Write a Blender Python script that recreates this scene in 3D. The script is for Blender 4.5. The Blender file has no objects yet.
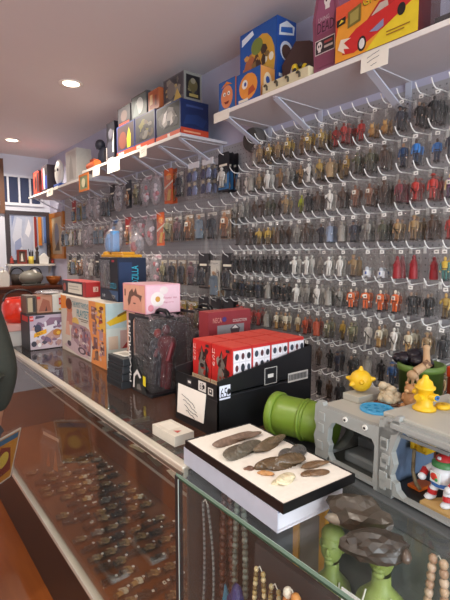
import bpy, bmesh, math, random
from mathutils import Vector, Matrix
COL = bpy.context.scene.collection
R = random.Random(11)
PI = math.pi
MATS = {}

def lin(h):
    h = h.lstrip('#')
    out = []
    for i in (0, 2, 4):
        s = int(h[i:i+2], 16) / 255
        out.append(s / 12.92 if s <= .04045 else ((s + .055) / 1.055) ** 2.4)
    return out

def M(col, rough=.6, metal=0., var=.08, scale=40., coat=0., emit=0., bump=0.):
    """procedural surface: base colour broken up by a fine noise"""
    key = (col, rough, metal, var, scale, coat, emit, bump)
    if key in MATS:
        return MATS[key]
    m = bpy.data.materials.new('surface_' + col.lstrip('#'))
    m.use_nodes = True
    nt = m.node_tree
    b = nt.nodes['Principled BSDF']
    r, g, bl = lin(col)
    b.inputs['Roughness'].default_value = rough
    b.inputs['Metallic'].default_value = metal
    b.inputs['Coat Weight'].default_value = coat
    tc = nt.nodes.new('ShaderNodeTexCoord')
    n = nt.nodes.new('ShaderNodeTexNoise')
    n.inputs['Scale'].default_value = scale
    nt.links.new(tc.outputs['Object'], n.inputs['Vector'])
    cr = nt.nodes.new('ShaderNodeValToRGB')
    cr.color_ramp.elements[0].color = (r*(1-var), g*(1-var), bl*(1-var), 1)
    cr.color_ramp.elements[1].color = (min(1, r*(1+var)), min(1, g*(1+var)), min(1, bl*(1+var)), 1)
    nt.links.new(n.outputs['Fac'], cr.inputs['Fac'])
    nt.links.new(cr.outputs['Color'], b.inputs['Base Color'])
    if emit:
        nt.links.new(cr.outputs['Color'], b.inputs['Emission Color'])
        b.inputs['Emission Strength'].default_value = emit
    if bump:
        bp = nt.nodes.new('ShaderNodeBump')
        bp.inputs['Strength'].default_value = bump
        bp.inputs['Distance'].default_value = .01
        nt.links.new(n.outputs['Fac'], bp.inputs['Height'])
        nt.links.new(bp.outputs['Normal'], b.inputs['Normal'])
    MATS[key] = m
    return m

def clear(name, tint=(.95, .96, .95), gloss_rough=.04, haze=.05, haze_col=(.8, .8, .78), ior=1.45, wob=0.):
    """transparent sheet: see-through, fresnel reflection, a little milky haze"""
    if name in MATS:
        return MATS[name]
    m = bpy.data.materials.new(name)
    m.use_nodes = True
    nt = m.node_tree
    nt.nodes.clear()
    out = nt.nodes.new('ShaderNodeOutputMaterial')
    t = nt.nodes.new('ShaderNodeBsdfTransparent'); t.inputs[0].default_value = (*tint, 1)
    d = nt.nodes.new('ShaderNodeBsdfDiffuse'); d.inputs[0].default_value = (*haze_col, 1)
    g = nt.nodes.new('ShaderNodeBsdfGlossy'); g.inputs['Roughness'].default_value = gloss_rough
    fr = nt.nodes.new('ShaderNodeFresnel'); ge = nt.nodes.new('ShaderNodeNewGeometry')
    ml = nt.nodes.new('ShaderNodeMath'); ml.operation = 'MULTIPLY_ADD'   # same reflectance on the far side of the sheet
    ml.inputs[1].default_value = 1/ior-ior; ml.inputs[2].default_value = ior
    nt.links.new(ge.outputs['Backfacing'], ml.inputs[0]); nt.links.new(ml.outputs[0], fr.inputs['IOR'])
    m1 = nt.nodes.new('ShaderNodeMixShader'); m1.inputs[0].default_value = haze
    nt.links.new(t.outputs[0], m1.inputs[1]); nt.links.new(d.outputs[0], m1.inputs[2])
    m2 = nt.nodes.new('ShaderNodeMixShader')
    nt.links.new(fr.outputs[0], m2.inputs[0])
    nt.links.new(m1.outputs[0], m2.inputs[1]); nt.links.new(g.outputs[0], m2.inputs[2])
    if wob:
        tc = nt.nodes.new('ShaderNodeTexCoord')
        n = nt.nodes.new('ShaderNodeTexNoise'); n.inputs['Scale'].default_value = 60
        nt.links.new(tc.outputs['Object'], n.inputs['Vector'])
        bp = nt.nodes.new('ShaderNodeBump'); bp.inputs['Strength'].default_value = wob; bp.inputs['Distance'].default_value = .01
        nt.links.new(n.outputs['Fac'], bp.inputs['Height'])
        nt.links.new(bp.outputs['Normal'], g.inputs['Normal'])
    nt.links.new(m2.outputs[0], out.inputs[0])
    MATS[name] = m
    return m

PVC = clear('clear_pvc', (.955, .955, .95), .10, .022, (.75, .74, .72), 1.55, .9)
BAG = clear('clear_bag', (.93, .92, .93), .15, .16, (.85, .8, .82), 1.45, .9)
GLASS = clear('case_glass', (.965, .982, .974), .01, .012, (.7, .75, .72), 1.33)
GLASST = clear('counter_glass', (.90, .92, .91), .015, .02, (.6, .62, .6), 1.5)

# ---------------------------------------------------------------- text
TXT = {}
def text_geo(s):
    if s in TXT:
        return TXT[s]
    cu = bpy.data.curves.new('lettering', 'FONT')
    cu.body = s
    cu.resolution_u = 2
    o = bpy.data.objects.new('lettering', cu)
    COL.objects.link(o)
    bpy.context.view_layer.update()
    dg = bpy.context.evaluated_depsgraph_get()
    me = bpy.data.meshes.new_from_object(o.evaluated_get(dg))
    vs = [tuple(v.co) for v in me.vertices]
    fs = [tuple(p.vertices) for p in me.polygons]
    bpy.data.objects.remove(o)
    bpy.data.curves.remove(cu)
    bpy.data.meshes.remove(me)
    if not vs:
        vs, fs = [(0, 0, 0), (1, 0, 0), (1, 1, 0), (0, 1, 0)], [(0, 1, 2, 3)]
    x0 = min(v[0] for v in vs); x1 = max(v[0] for v in vs)
    y0 = min(v[1] for v in vs); y1 = max(v[1] for v in vs)
    vs = [((v[0]-x0)/(x1-x0), (v[1]-y0)/(y1-y0)) for v in vs]
    TXT[s] = (vs, fs, (x1-x0)/(y1-y0))
    return TXT[s]

# ---------------------------------------------------------------- builder
class MB:
    def __init__(s):
        s.v = []; s.f = []; s.fm = []; s.fs = []; s.mats = []; s.T = Matrix.Identity(4)
    def mi(s, m):
        if m not in s.mats:
            s.mats.append(m)
        return s.mats.index(m)
    def add(s, vs, fs, mat, smooth=False):
        o = len(s.v); k = s.mi(mat)
        s.v += [tuple(s.T @ Vector(v)) for v in vs]
        for f in fs:
            s.f.append([i+o for i in f]); s.fm.append(k); s.fs.append(smooth)
        return s
    def box(s, x0, y0, z0, x1, y1, z1, mat, bev=0.):
        if bev:
            bm = bmesh.new()
            bmesh.ops.create_cube(bm, size=1)
            for v in bm.verts:
                v.co = Vector(((x0+x1)/2+v.co.x*(x1-x0), (y0+y1)/2+v.co.y*(y1-y0), (z0+z1)/2+v.co.z*(z1-z0)))
            bmesh.ops.bevel(bm, geom=bm.edges[:], offset=bev, segments=2, affect='EDGES', profile=.5)
            return s.bm(bm, mat)
        v = [(x, y, z) for z in (z0, z1) for y in (y0, y1) for x in (x0, x1)]
        return s.add(v, [(0, 2, 3, 1), (4, 5, 7, 6), (0, 1, 5, 4), (2, 6, 7, 3), (0, 4, 6, 2), (1, 3, 7, 5)], mat)
    def bm(s, bm, mat, smooth=False):
        bm.verts.index_update()
        s.add([v.co[:] for v in bm.verts], [[v.index for v in f.verts] for f in bm.faces], mat, smooth)
        bm.free()
        return s
    def cyl(s, p0, p1, r0, r1, mat, seg=12, caps=True, sy=1., smooth=True):
        p0 = Vector(p0); p1 = Vector(p1); d = (p1-p0).normalized()
        a = Vector((1, 0, 0)) if abs(d.x) < .9 else Vector((0, 1, 0))
        u = (a - d*a.dot(d)).normalized(); w = d.cross(u)
        vs = []
        for p, r in ((p0, r0), (p1, r1)):
            for i in range(seg):
                t = 2*PI*i/seg
                vs.append(p+u*math.cos(t)*r+w*math.sin(t)*r*sy)
        s.add(vs, [(i, (i+1) % seg, seg+(i+1) % seg, seg+i) for i in range(seg)], mat, smooth)
        if caps:
            s.add(vs[:seg], [tuple(range(seg))[::-1]], mat)
            s.add(vs[seg:], [tuple(range(seg))], mat)
        return s
    def tube(s, pts, r, mat, seg=6):
        for a, b in zip(pts, pts[1:]):
            s.cyl(a, b, r, r, mat, seg)
        return s
    def lathe(s, prof, mat, c=(0, 0, 0), seg=20, sy=1., smooth=True, axis='z'):
        vs = []; n = len(prof)
        for r, z in prof:
            for i in range(seg):
                t = 2*PI*i/seg
                p = (r*math.cos(t), r*math.sin(t)*sy, z)
                if axis == 'x': p = (p[2], p[0], p[1])
                if axis == 'y': p = (p[0], p[2], p[1])
                vs.append((c[0]+p[0], c[1]+p[1], c[2]+p[2]))
        fs = [(k*seg+i, k*seg+(i+1) % seg, (k+1)*seg+(i+1) % seg, (k+1)*seg+i) for k in range(n-1) for i in range(seg)]
        s.add(vs, fs, mat, smooth)
        return s
    def ball(s, c, rad, mat, seg=10, rings=6, jit=0., rnd=None):
        if not isinstance(rad, (tuple, list)): rad = (rad,)*3
        vs = [(c[0], c[1], c[2]-rad[2])]
        for k in range(1, rings):
            ph = -PI/2+PI*k/rings
            for i in range(seg):
                t = 2*PI*i/seg
                j = 1+(rnd.uniform(-jit, jit) if jit else 0)
                vs.append((c[0]+rad[0]*math.cos(ph)*math.cos(t)*j, c[1]+rad[1]*math.cos(ph)*math.sin(t)*j, c[2]+rad[2]*math.sin(ph)*j))
        vs.append((c[0], c[1], c[2]+rad[2]))
        fs = [(0, 1+(i+1) % seg, 1+i) for i in range(seg)]
        for k in range(rings-2):
            o = 1+k*seg
            fs += [(o+i, o+(i+1) % seg, o+seg+(i+1) % seg, o+seg+i) for i in range(seg)]
        o = 1+(rings-2)*seg; L = len(vs)-1
        fs += [(o+i, o+(i+1) % seg, L) for i in range(seg)]
        return s.add(vs, fs, mat, True)
    def plate(s, outer, holes, t, mat, O=(0, 0, 0), U=(1, 0, 0), V=(0, 1, 0)):
        """flat outline with holes given in (u,v), thickness t along U x V"""
        O = Vector(O); U = Vector(U); V = Vector(V); N = U.cross(V).normalized()
        bm = bmesh.new(); loops = []
        for lp in [outer]+list(holes):
            vv = [bm.verts.new((a, b, 0)) for a, b in lp]
            for i in range(len(vv)):
                bm.edges.new((vv[i], vv[(i+1) % len(vv)]))
        bmesh.ops.triangle_fill(bm, use_beauty=True, use_dissolve=False, edges=bm.edges[:])
        bm.verts.index_update(); bm.normal_update()
        f2 = []
        for f in bm.faces:
            ids = [v.index for v in f.verts]
            if f.normal.z < 0: ids = ids[::-1]
            f2.append(ids)
        P = [(v.co.x, v.co.y) for v in bm.verts]
        bm.free()
        top = [O+U*a+V*b+N*t for a, b in P]; bot = [O+U*a+V*b for a, b in P]
        s.add(top, f2, mat); s.add(bot, [f[::-1] for f in f2], mat)
        for lp in [outer]+list(holes):
            n = len(lp)
            vs = [O+U*a+V*b for a, b in lp]+[O+U*a+V*b+N*t for a, b in lp]
            s.add(vs, [(i, (i+1) % n, n+(i+1) % n, n+i) for i in range(n)], mat)
        return s
    def poly(s, pts, mat):
        return s.add(pts, [tuple(range(len(pts)))], mat)
    def text(s, txt, O, U, V, w, h, mat):
        """lettering filling the w x h rectangle whose lower left corner is O"""
        vs, fs, asp = text_geo(txt)
        O = Vector(O); U = Vector(U); V = Vector(V)
        return s.add([O+U*(a*w)+V*(b*h) for a, b in vs], fs, mat)
    def art(s, O, U, V, N, shapes):
        """printed shapes in 0..1 coordinates of the face (O, U, V), each a hair above the last"""
        O = Vector(O); U = Vector(U); V = Vector(V); N = Vector(N)
        for k, sh in enumerate(shapes):
            o = O+N*(.0003+min(.00018, .004/len(shapes))*k); t = sh[0]
            m = sh[-1] if not isinstance(sh[-1], str) else M(sh[-1], .5)
            if t == 'r':
                _, a, b, c, d, _m = sh
                s.poly([o+U*a+V*b, o+U*c+V*b, o+U*c+V*d, o+U*a+V*d], m)
            elif t == 'e':
                _, a, b, c, d, _m = sh
                s.poly([o+U*(a+c*math.cos(i*PI/8))+V*(b+d*math.sin(i*PI/8)) for i in range(16)], m)
            elif t == 'p':
                s.poly([o+U*a+V*b for a, b in sh[1]], m)
            elif t == 't':
                _, tx, a, b, c, d, _m = sh
                s.text(tx, o+U*a+V*b, U, V, c, d, m)
            elif t == 'tv':    # reads bottom to top
                _, tx, a, b, c, d, _m = sh
                s.text(tx, o+U*(a+c)+V*b, V, -U, d, c, m)
            elif t == 'td':    # reads top to bottom
                _, tx, a, b, c, d, _m = sh
                s.text(tx, o+U*a+V*(b+d), -V, U, d, c, m)
        return s
    def mesh(s, name):
        me = bpy.data.meshes.new(name)
        me.from_pydata(s.v, [], s.f)
        for m in s.mats: me.materials.append(m)
        me.polygons.foreach_set('material_index', s.fm)
        me.polygons.foreach_set('use_smooth', s.fs)
        me.update()
        return me
    def build(s, name, parent=None, loc=(0, 0, 0), rz=0.):
        return link(name, s.mesh(name), parent, loc, rz)

def link(name, data, parent=None, loc=(0, 0, 0), rz=0.):
    o = bpy.data.objects.new(name, data)
    COL.objects.link(o)
    o.location = loc; o.rotation_euler = (0, 0, rz)
    if parent: o.parent = parent
    return o

def tag(o, label, cat, group=None):
    o['label'] = label; o['category'] = cat
    if group: o['group'] = group
    return o
def thing(name, label, cat, loc=(0, 0, 0), rz=0., group=None):
    return tag(link(name, None, None, loc, rz), label, cat, group)
def struct(b, name, loc=(0, 0, 0), rz=0., parent=None):
    o = b.build(name, parent, loc, rz)
    o['kind'] = 'structure'
    return o

def faces(sx, sy, sz):
    X = sx/2; Y = sy/2
    return {'l': ((-X, Y, 0), (0, -sy, 0), (0, 0, sz), (-1, 0, 0)),
            'f': ((-X, -Y, 0), (sx, 0, 0), (0, 0, sz), (0, -1, 0)),
            'r': ((X, -Y, 0), (0, sy, 0), (0, 0, sz), (1, 0, 0)),
            'b': ((X, Y, 0), (-sx, 0, 0), (0, 0, sz), (0, 1, 0)),
            't': ((-X, Y, sz), (0, -sy, 0), (sx, 0, 0), (0, 0, 1))}

def carton_mb(size, base, cols=None, art=None, rough=.45):
    b = MB(); cols = cols or {}
    F = faces(*size)
    X, Y, Z = size[0]/2, size[1]/2, size[2]
    for k, (O, U, V, N) in F.items():
        O = Vector(O); U = Vector(U); V = Vector(V)
        b.poly([O, O+U, O+U+V, O+V], M(cols.get(k, base), rough))
    b.poly([(-X, Y, 0), (X, Y, 0), (X, -Y, 0), (-X, -Y, 0)], M(base, rough))
    for k, sh in (art or {}).items():
        b.art(*F[k], sh)
    return b

def carton(name, label, cat, loc, size, base, cols=None, art=None, rz=0., group=None, flap=True):
    """printed cardboard box: root at the base centre, parts body and tuck flap"""
    t = thing(name, label, cat, loc, rz, group)
    carton_mb(size, base, cols, art).build('printed_body', t)
    if flap:
        X, Y, Z = size[0]/2, size[1]/2, size[2]
        b = MB()
        b.box(-X+.002, -Y+.002, Z, X-.002, Y-.002, Z+.0015, M((cols or {}).get('t', base), .5))
        b.build('lid_flap', t)
    return t

def busy(seed, n, cols, box=(.04, .04, .96, .96), size=.09):
    """small scattered printed scraps, like a crowded package picture"""
    rr = random.Random(seed); out = []
    for k in range(n):
        u = rr.uniform(box[0]+size*.5, box[2]-size*.5); v = rr.uniform(box[1]+size*.5, box[3]-size*.5)
        c = cols[rr.randrange(len(cols))]; a = rr.uniform(.3, 1)*size; b = rr.uniform(.3, 1)*size; t = rr.uniform(0, PI)
        m = rr.choice((4, 5, 6)); 
        out.append(('p', [(min(box[2], max(box[0], u+a*math.cos(t+2*PI*i/m)*rr.uniform(.6, 1))), min(box[3], max(box[1], v+b*math.sin(t+2*PI*i/m)*rr.uniform(.6, 1)))) for i in range(m)], c))
    return out

ORD = ['zeroth', 'first', 'second', 'third', 'fourth', 'fifth', 'sixth', 'seventh', 'eighth', 'ninth', 'tenth', 'eleventh', 'twelfth',
       'thirteenth', 'fourteenth', 'fifteenth', 'sixteenth', 'seventeenth', 'eighteenth', 'nineteenth', 'twentieth', 'twenty-first',
       'twenty-second', 'twenty-third', 'twenty-fourth', 'twenty-fifth', 'twenty-sixth', 'twenty-seventh']
# ================================================================ ROOM
WX, BY, CZ = 1.7, 5.55, 2.72
LX, FY = -2.6, -2.6

def pegboard_mat():
    m = bpy.data.materials.new('pegboard_paint'); m.use_nodes = True
    nt = m.node_tree; b = nt.nodes['Principled BSDF']
    tc = nt.nodes.new('ShaderNodeTexCoord'); sp = nt.nodes.new('ShaderNodeSeparateXYZ')
    nt.links.new(tc.outputs['Object'], sp.inputs[0])
    def mth(op, a, v=None):
        n = nt.nodes.new('ShaderNodeMath'); n.operation = op
        for i, x in enumerate((a, v)):
            if x is None: continue
            if isinstance(x, (int, float)): n.inputs[i].default_value = x
            else: nt.links.new(x, n.inputs[i])
        return n.outputs[0]
    q = []
    for ax in ('Y', 'Z'):
        f = mth('FRACT', mth('DIVIDE', sp.outputs[ax], .0254))
        q.append(mth('POWER', mth('SUBTRACT', f, .5), 2))
    hole = mth('LESS_THAN', mth('ADD', q[0], q[1]), .016)
    n = nt.nodes.new('ShaderNodeTexNoise'); n.inputs['Scale'].default_value = 3
    mx = nt.nodes.new('ShaderNodeMix'); mx.data_type = 'RGBA'
    nt.links.new(n.outputs['Fac'], mx.inputs[0])
    mx.inputs[6].default_value = (*lin('#a09ea0'), 1); mx.inputs[7].default_value = (*lin('#b0aeb0'), 1)
    m2 = nt.nodes.new('ShaderNodeMix'); m2.data_type = 'RGBA'
    nt.links.new(hole, m2.inputs[0]); nt.links.new(mx.outputs[2], m2.inputs[6]); m2.inputs[7].default_value = (.16, .16, .16, 1)
    nt.links.new(m2.outputs[2], b.inputs['Base Color']); b.inputs['Roughness'].default_value = .6
    return m

def floor_mat():
    m = bpy.data.materials.new('polished_floor'); m.use_nodes = True
    nt = m.node_tree; b = nt.nodes['Principled BSDF']
    tc = nt.nodes.new('ShaderNodeTexCoord'); mp = nt.nodes.new('ShaderNodeMapping')
    mp.inputs['Scale'].default_value = (9, .8, 1)
    n = nt.nodes.new('ShaderNodeTexNoise'); n.inputs['Scale'].default_value = 3; n.inputs['Detail'].default_value = 6
    nt.links.new(tc.outputs['Object'], mp.inputs[0]); nt.links.new(mp.outputs[0], n.inputs['Vector'])
    cr = nt.nodes.new('ShaderNodeValToRGB')
    cr.color_ramp.elements[0].color = (*lin('#7c3c12'), 1); cr.color_ramp.elements[1].color = (*lin('#a85c24'), 1)
    nt.links.new(n.outputs['Fac'], cr.inputs[0]); nt.links.new(cr.outputs[0], b.inputs['Base Color'])
    b.inputs['Roughness'].default_value = .3
    return m

WHITEWALL = M('#d9d6da', .8, var=.02, scale=4)
LAV = M('#bcbcd0', .8, var=.02, scale=4)
b = MB(); b.box(LX, FY, -.1, WX+.1, BY+.1, 0, floor_mat()); struct(b, 'floor')
b = MB(); b.box(LX-.1, FY-.1, CZ, WX+.2, BY+.2, CZ+.1, M('#e6e0de', .9, var=.015, scale=3)); struct(b, 'ceiling')
b = MB(); b.box(WX, FY, 0, WX+.1, BY, CZ, LAV); struct(b, 'wall_right')
b = MB(); b.box(LX-.1, FY, 0, LX, BY, CZ, WHITEWALL); struct(b, 'wall_left')
b = MB(); b.box(LX, BY, 0, WX+.1, BY+.1, CZ, M('#d6d8e2', .8, var=.02, scale=4)); struct(b, 'wall_back')
b = MB(); b.plate([(LX, 0), (WX+.1, 0), (WX+.1, CZ), (LX, CZ)], [[(-2.0, .5), (1.0, .5), (1.0, 2.3), (-2.0, 2.3)]], .1, WHITEWALL, (0, FY, 0), (1, 0, 0), (0, 0, 1))
struct(b, 'wall_front')
w = MB()
w.plate([(-2.0, .5), (1.0, .5), (1.0, 2.3), (-2.0, 2.3)], [[(-1.94, .56), (-.53, .56), (-.53, 2.24), (-1.94, 2.24)], [(-.47, .56), (.94, .56), (.94, 2.24), (-.47, 2.24)]],
        .06, M('#3a342e', .5), (0, FY-.02, 0), (1, 0, 0), (0, 0, 1))
win = struct(w, 'window_1')  # unseen window behind the camera, added to let in soft daylight
w = MB(); w.box(-1.94, FY-.055, .56, .94, FY-.05, 2.24, GLASS); w.build('window_pane', win)

# transom window with dark panes high on the back wall
w = MB(); w.plate([(1.0, 2.16), (1.62, 2.16), (1.62, 2.50), (1.0, 2.50)],
                  [[(1.02+.118*k, 2.19), (1.118+.118*k, 2.19), (1.118+.118*k, 2.475), (1.02+.118*k, 2.475)] for k in range(5)],
                  .02, M('#dfe2ea', .6), (0, BY, 0), (1, 0, 0), (0, 0, 1))
win = struct(w, 'window_2')
w = MB(); w.box(1.02, BY-.006, 2.18, 1.60, BY-.002, 2.48, M('#3d4660', .2)); w.build('dark_panes', win)

pb = MB(); pb.box(WX-.0085, .0, .55, WX-.0005, 5.0, 2.24, pegboard_mat())
tag(pb.build('pegboard'), 'grey pegboard covering the long right wall under the shelves', 'pegboard')

# ---------------------------------------------------------------- ceiling lights
DL = [(1.10, 3.05), (1.15, 4.86), (-.1, 1.3), (-.9, 3.9), (-1.6, 2.1), (-1.0, -.3), (.6, -1.1), (-2.0, .6)]
DLAB = {(1.10, 3.05): 'round recessed downlight in the ceiling over the counter, the larger-looking one',
        (1.15, 4.86): 'round recessed downlight near the far back wall with the dark transom',
        (-.1, 1.3): 'round recessed downlight in the middle of the ceiling before the pegboard',
        (-.9, 3.9): 'round recessed downlight over the walkway beyond the shopper',
        (-1.6, 2.1): 'round recessed downlight over the walkway beside the shopper',
        (-1.0, -.3): 'round recessed downlight over the walkway near the shop window',
        (.6, -1.1): 'round recessed downlight over the counter end by the shop window',
        (-2.0, .6): 'round recessed downlight by the plain left wall'}
for (x, y) in DL:
    b = MB(); b.lathe([(.052, -.001), (.062, -.006), (.078, -.004), (.08, 0), (.052, 0)], M('#f2ece4', .5, var=.01), seg=28)
    o = tag(b.build('recessed_downlight', None, (x, y, CZ)), DLAB[(x, y)], 'ceiling light', 'recessed downlights')
    b = MB(); b.lathe([(.0005, -.0015), (.052, -.0015)], M('#ffe9c8', .5, var=.0, emit=9.), seg=28); b.build('lamp_lens', o)
    L = bpy.data.lights.new('downlight_beam', 'AREA'); L.shape = 'DISK'; L.size = .10
    L.energy = {(1.10, 3.05): 11., (1.15, 4.86): 13.}.get((x, y), 9.5); L.color = (1, .90, .78); L.spread = math.radians(150)
    lo = link('downlight_beam', L, None, (x, y, CZ-.012))
L = bpy.data.lights.new('daylight_fill', 'AREA'); L.shape = 'RECTANGLE'; L.size = 2.8; L.size_y = 1.6; L.energy = 140; L.color = (.86, .92, 1)  # area lamp outside the unseen front window, added as soft bluish fill
lo = link('daylight_fill', L, None, (-.5, FY-.12, 1.4))
lo.rotation_euler = (PI/2, 0, 0)
wd = bpy.data.worlds.new('shop_surroundings'); bpy.context.scene.world = wd; wd.use_nodes = True
wd.node_tree.nodes['Background'].inputs[0].default_value = (.55, .62, .75, 1); wd.node_tree.nodes['Background'].inputs[1].default_value = .5

# ---------------------------------------------------------------- shelves
SH = M('#cfcbcf', .6, var=.02); SHE = M('#f3efe6', .5, var=.01); BRK = M('#c3c8d6', .4, var=.02)
def shelf(label, y0, y1, z, ys):
    t = thing('wall_shelf', label, 'shelf', (WX, (y0+y1)/2, z), 0, 'white wall shelves')
    b = MB(); h = (y1-y0)/2
    b.box(-.325, -h, -.016, 0, h, 0, SH); b.build('board', t)
    b = MB(); b.box(-.329, -h, -.017, -.325, h, .0005, SHE); b.build('edge_band', t)
    for y in ys:
        b = MB(); yy = y-(y0+y1)/2
        b.box(-.31, yy-.008, -.019, -.008, yy+.008, -.016, SH)
        b.box(-.012, yy-.013, -.17, -.008, yy+.013, -.016, BRK)
        p = Vector((-.30, yy, -.021)); q = Vector((-.010, yy, -.155)); n = Vector((.42, 0, .9))*.003
        for a in (-1,):
            pts = [p+Vector((0, -.015, 0)), p+Vector((0, .015, 0)), q+Vector((0, .015, 0)), q+Vector((0, -.015, 0))]
            b.add([v-n for v in pts]+[v+n for v in pts], [(0, 1, 2, 3), (7, 6, 5, 4), (0, 4, 5, 1), (1, 5, 6, 2), (2, 6, 7, 3), (3, 7, 4, 0)], BRK)
        b.cyl((-.014, yy, -.10), (-.007, yy, -.10), .005, .005, M('#55565c', .4, 1), 8)
        b.build('bracket', t)
    return t
shelf('white wall shelf carrying the red car box and the pink coffin', .1, 1.846, 2.288, (.55, 1.00, 1.44, 1.78))
shelf('white wall shelf carrying the stacked dark figure boxes', 2.155, 3.62, 2.268, (2.20, 2.43, 2.78, 3.30))
shelf('white wall shelf nearest the back wall with the round white mask', 3.64, 5.20, 2.222, (3.80, 4.30, 4.72, 5.08))

# ================================================================ PEG HOOKS AND PACKS
WIRE = M('#fbfaf6', .35, .0, var=.01)
hk = MB()
pts = [(0, 0, -.012), (0, 0, .004), (-.02, 0, .002), (-.098, 0, -.002), (-.112, 0, .003), (-.124, 0, .013), (-.133, 0, .026)]
hk.tube(pts, .0021, WIRE, 6); hk.box(-.001, -.006, -.02, .001, .006, .01, WIRE)
HOOK = hk.mesh('peg_hook')

def near_pack_mesh(k):
    w, h, d = ((.054, .126, .02), (.052, .128, .017), (.057, .122, .024))[k]
    b = MB()
    b.plate([(-w/2, -h+.012), (w/2, -h+.012), (w/2, .008), (w/2-.006, .014), (-w/2+.006, .014), (-w/2, .008)],
            [[(.004*math.cos(i*PI/4), .004*math.sin(i*PI/4)) for i in range(8)]], .0008, PVC, (0, 0, 0), (0, -1, 0), (0, 0, 1))
    b.box(-d, -w/2+.005, -h+.016, -.001, w/2-.005, -.014, PVC, .004)
    return b.mesh('blister_pack')
PACK = [near_pack_mesh(k) for k in range(3)]
st = MB(); st.box(-.0008, -.0085, -.007, 0, .0085, .007, M('#f4f1ea', .5, var=.0)); st.box(-.0011, -.004, -.002, -.0008, .004, .0015, M('#55524e', .6))
STICK = st.mesh('price_sticker')

FIGC = {}
def figure_mesh(kind, head, torso, arms, legs, boots, extra=None, pose=0):
    key = (kind, head, torso, arms, legs, boots, extra, pose)
    if key in FIGC: return FIGC[key]
    b = MB(); H = M(head, .5); T = M(torso, .5); A = M(arms, .5); L = M(legs, .5); Bt = M(boots, .5)
    if kind == 'robe':
        b.lathe([(.0165, 0), (.0175, .01), (.0155, .04), (.0155, .062), (.0125, .074), (.008, .08), (.0085, .088), (.006, .096), (.0005, .099)], T, seg=12, sy=1.15)
        b.lathe([(.0178, .001), (.0185, .012), (.016, .045), (.0145, .06)], A, seg=12, sy=1.2)
        b.ball((-.006, 0, .087), (.005, .005, .006), H, 8, 5)
        b.cyl((-.014, .006, .05), (-.012, .012, .062), .004, .0045, A, 7)
        b.cyl((-.014, -.006, .05), (-.012, -.012, .062), .004, .0045, A, 7)
    elif kind == 'short':
        b.ball((0, 0, .022), (.012, .015, .02), T, 10, 7)
        b.ball((-.002, 0, .047), (.011, .012, .010), H, 10, 6)
        for s in (-1, 1):
            b.cyl((0, s*.007, .012), (-.003, s*.010, 0), .006, .0065, L, 7)
            b.cyl((-.002, s*.014, .034), (-.011, s*.013, .018), .005, .004, A, 7)
            b.ball((0, s*.009, .058), (.002, .004, .005), H, 6, 4)
        b.box(-.012, -.013, 0, .004, -.005, .004, Bt); b.box(-.012, .005, 0, .004, .013, .004, Bt)
    elif kind == 'drum':
        b.lathe([(.012, .008), (.0125, .03), (.0115, .033)], T, seg=14); b.lathe([(.0118, .033), (.0105, .041), (.006, .046), (.0005, .048)], H, seg=14)
        for s in (-1, 1):
            b.box(-.005, s*.0155-.003, .004, .005, s*.0155+.003, .03, A); b.box(-.009, s*.0155-.004, 0, .007, s*.0155+.004, .006, L)
        b.box(-.013, -.004, .014, -.011, .004, .026, Bt)
    else:
        st = .003 if pose == 1 else 0.
        for s in (-1, 1):
            b.cyl((0, s*.0075, .047), (-.001+s*st, s*.0085, .006), .0072, .0052, L, 8)
            b.box(-.011+s*st, s*.0085-.0055, 0, .006+s*st, s*.0085+.0055, .0075, Bt, .001)
            if pose == 2 and s == 1:
                b.cyl((0, .017, .073), (-.012, .021, .058), .0052, .0045, A, 7); b.cyl((-.012, .021, .058), (-.022, .012, .066), .0045, .004, A, 7)
                b.ball((-.023, .011, .067), .004, H, 6, 4)
            else:
                b.cyl((0, s*.0165, .074), (-.002, s*.021, .056), .0055, .0046, A, 7)
                b.cyl((-.002, s*.021, .056), (-.007, s*.020, .040), .0046, .0038, A, 7)
                b.ball((-.0075, s*.020, .0375), .004, H, 6, 4)
        b.lathe([(.0105, .044), (.0105, .05), (.0092, .056), (.0125, .07), (.0115, .077), (.005, .0805)], T, seg=10, sy=1.35)
        b.lathe([(.011, .047), (.011, .051)], Bt, seg=10, sy=1.35)
        b.cyl((0, 0, .078), (0, 0, .084), .0045, .004, H, 7)
        b.ball((0, 0, .089), (.0075, .0072, .009), H, 9, 6)
        if extra == 'helmet':
            b.ball((.0005, 0, .0915), (.0092, .0092, .0085), A, 10, 6); b.box(-.0098, -.0055, .088, -.007, .0055, .0905, Bt)
        elif extra == 'dome':
            b.lathe([(.0125, .086), (.0105, .09), (.0085, .097), (.0005, .0995)], A, seg=12)
        elif extra == 'rifle':
            b.cyl((-.014, -.016, .03), (-.013, .018, .06), .0022, .0022, M('#1c1b1a', .4), 6)
        elif extra == 'cape':
            b.lathe([(.0185, .004), (.0165, .04), (.013, .078)], A, (.003, 0, 0), 10, 1.25)
        elif extra == 'vest':
            b.box(-.0145, -.010, .056, -.010, .010, .073, M('#e8e2d4', .5), .001); b.box(-.0155, -.006, .060, -.0142, .002, .067, M('#2b2a2c', .5))
        elif extra == 'hat':
            b.lathe([(.0145, .0935), (.0145, .0950), (.0085, .0955), (.008, .1), (.0005, .101)], A, seg=12)
    FIGC[key] = b.mesh('action_figure')
    return FIGC[key]

SKIN, SKD = '#b58a68', '#6e4c38'
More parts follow.
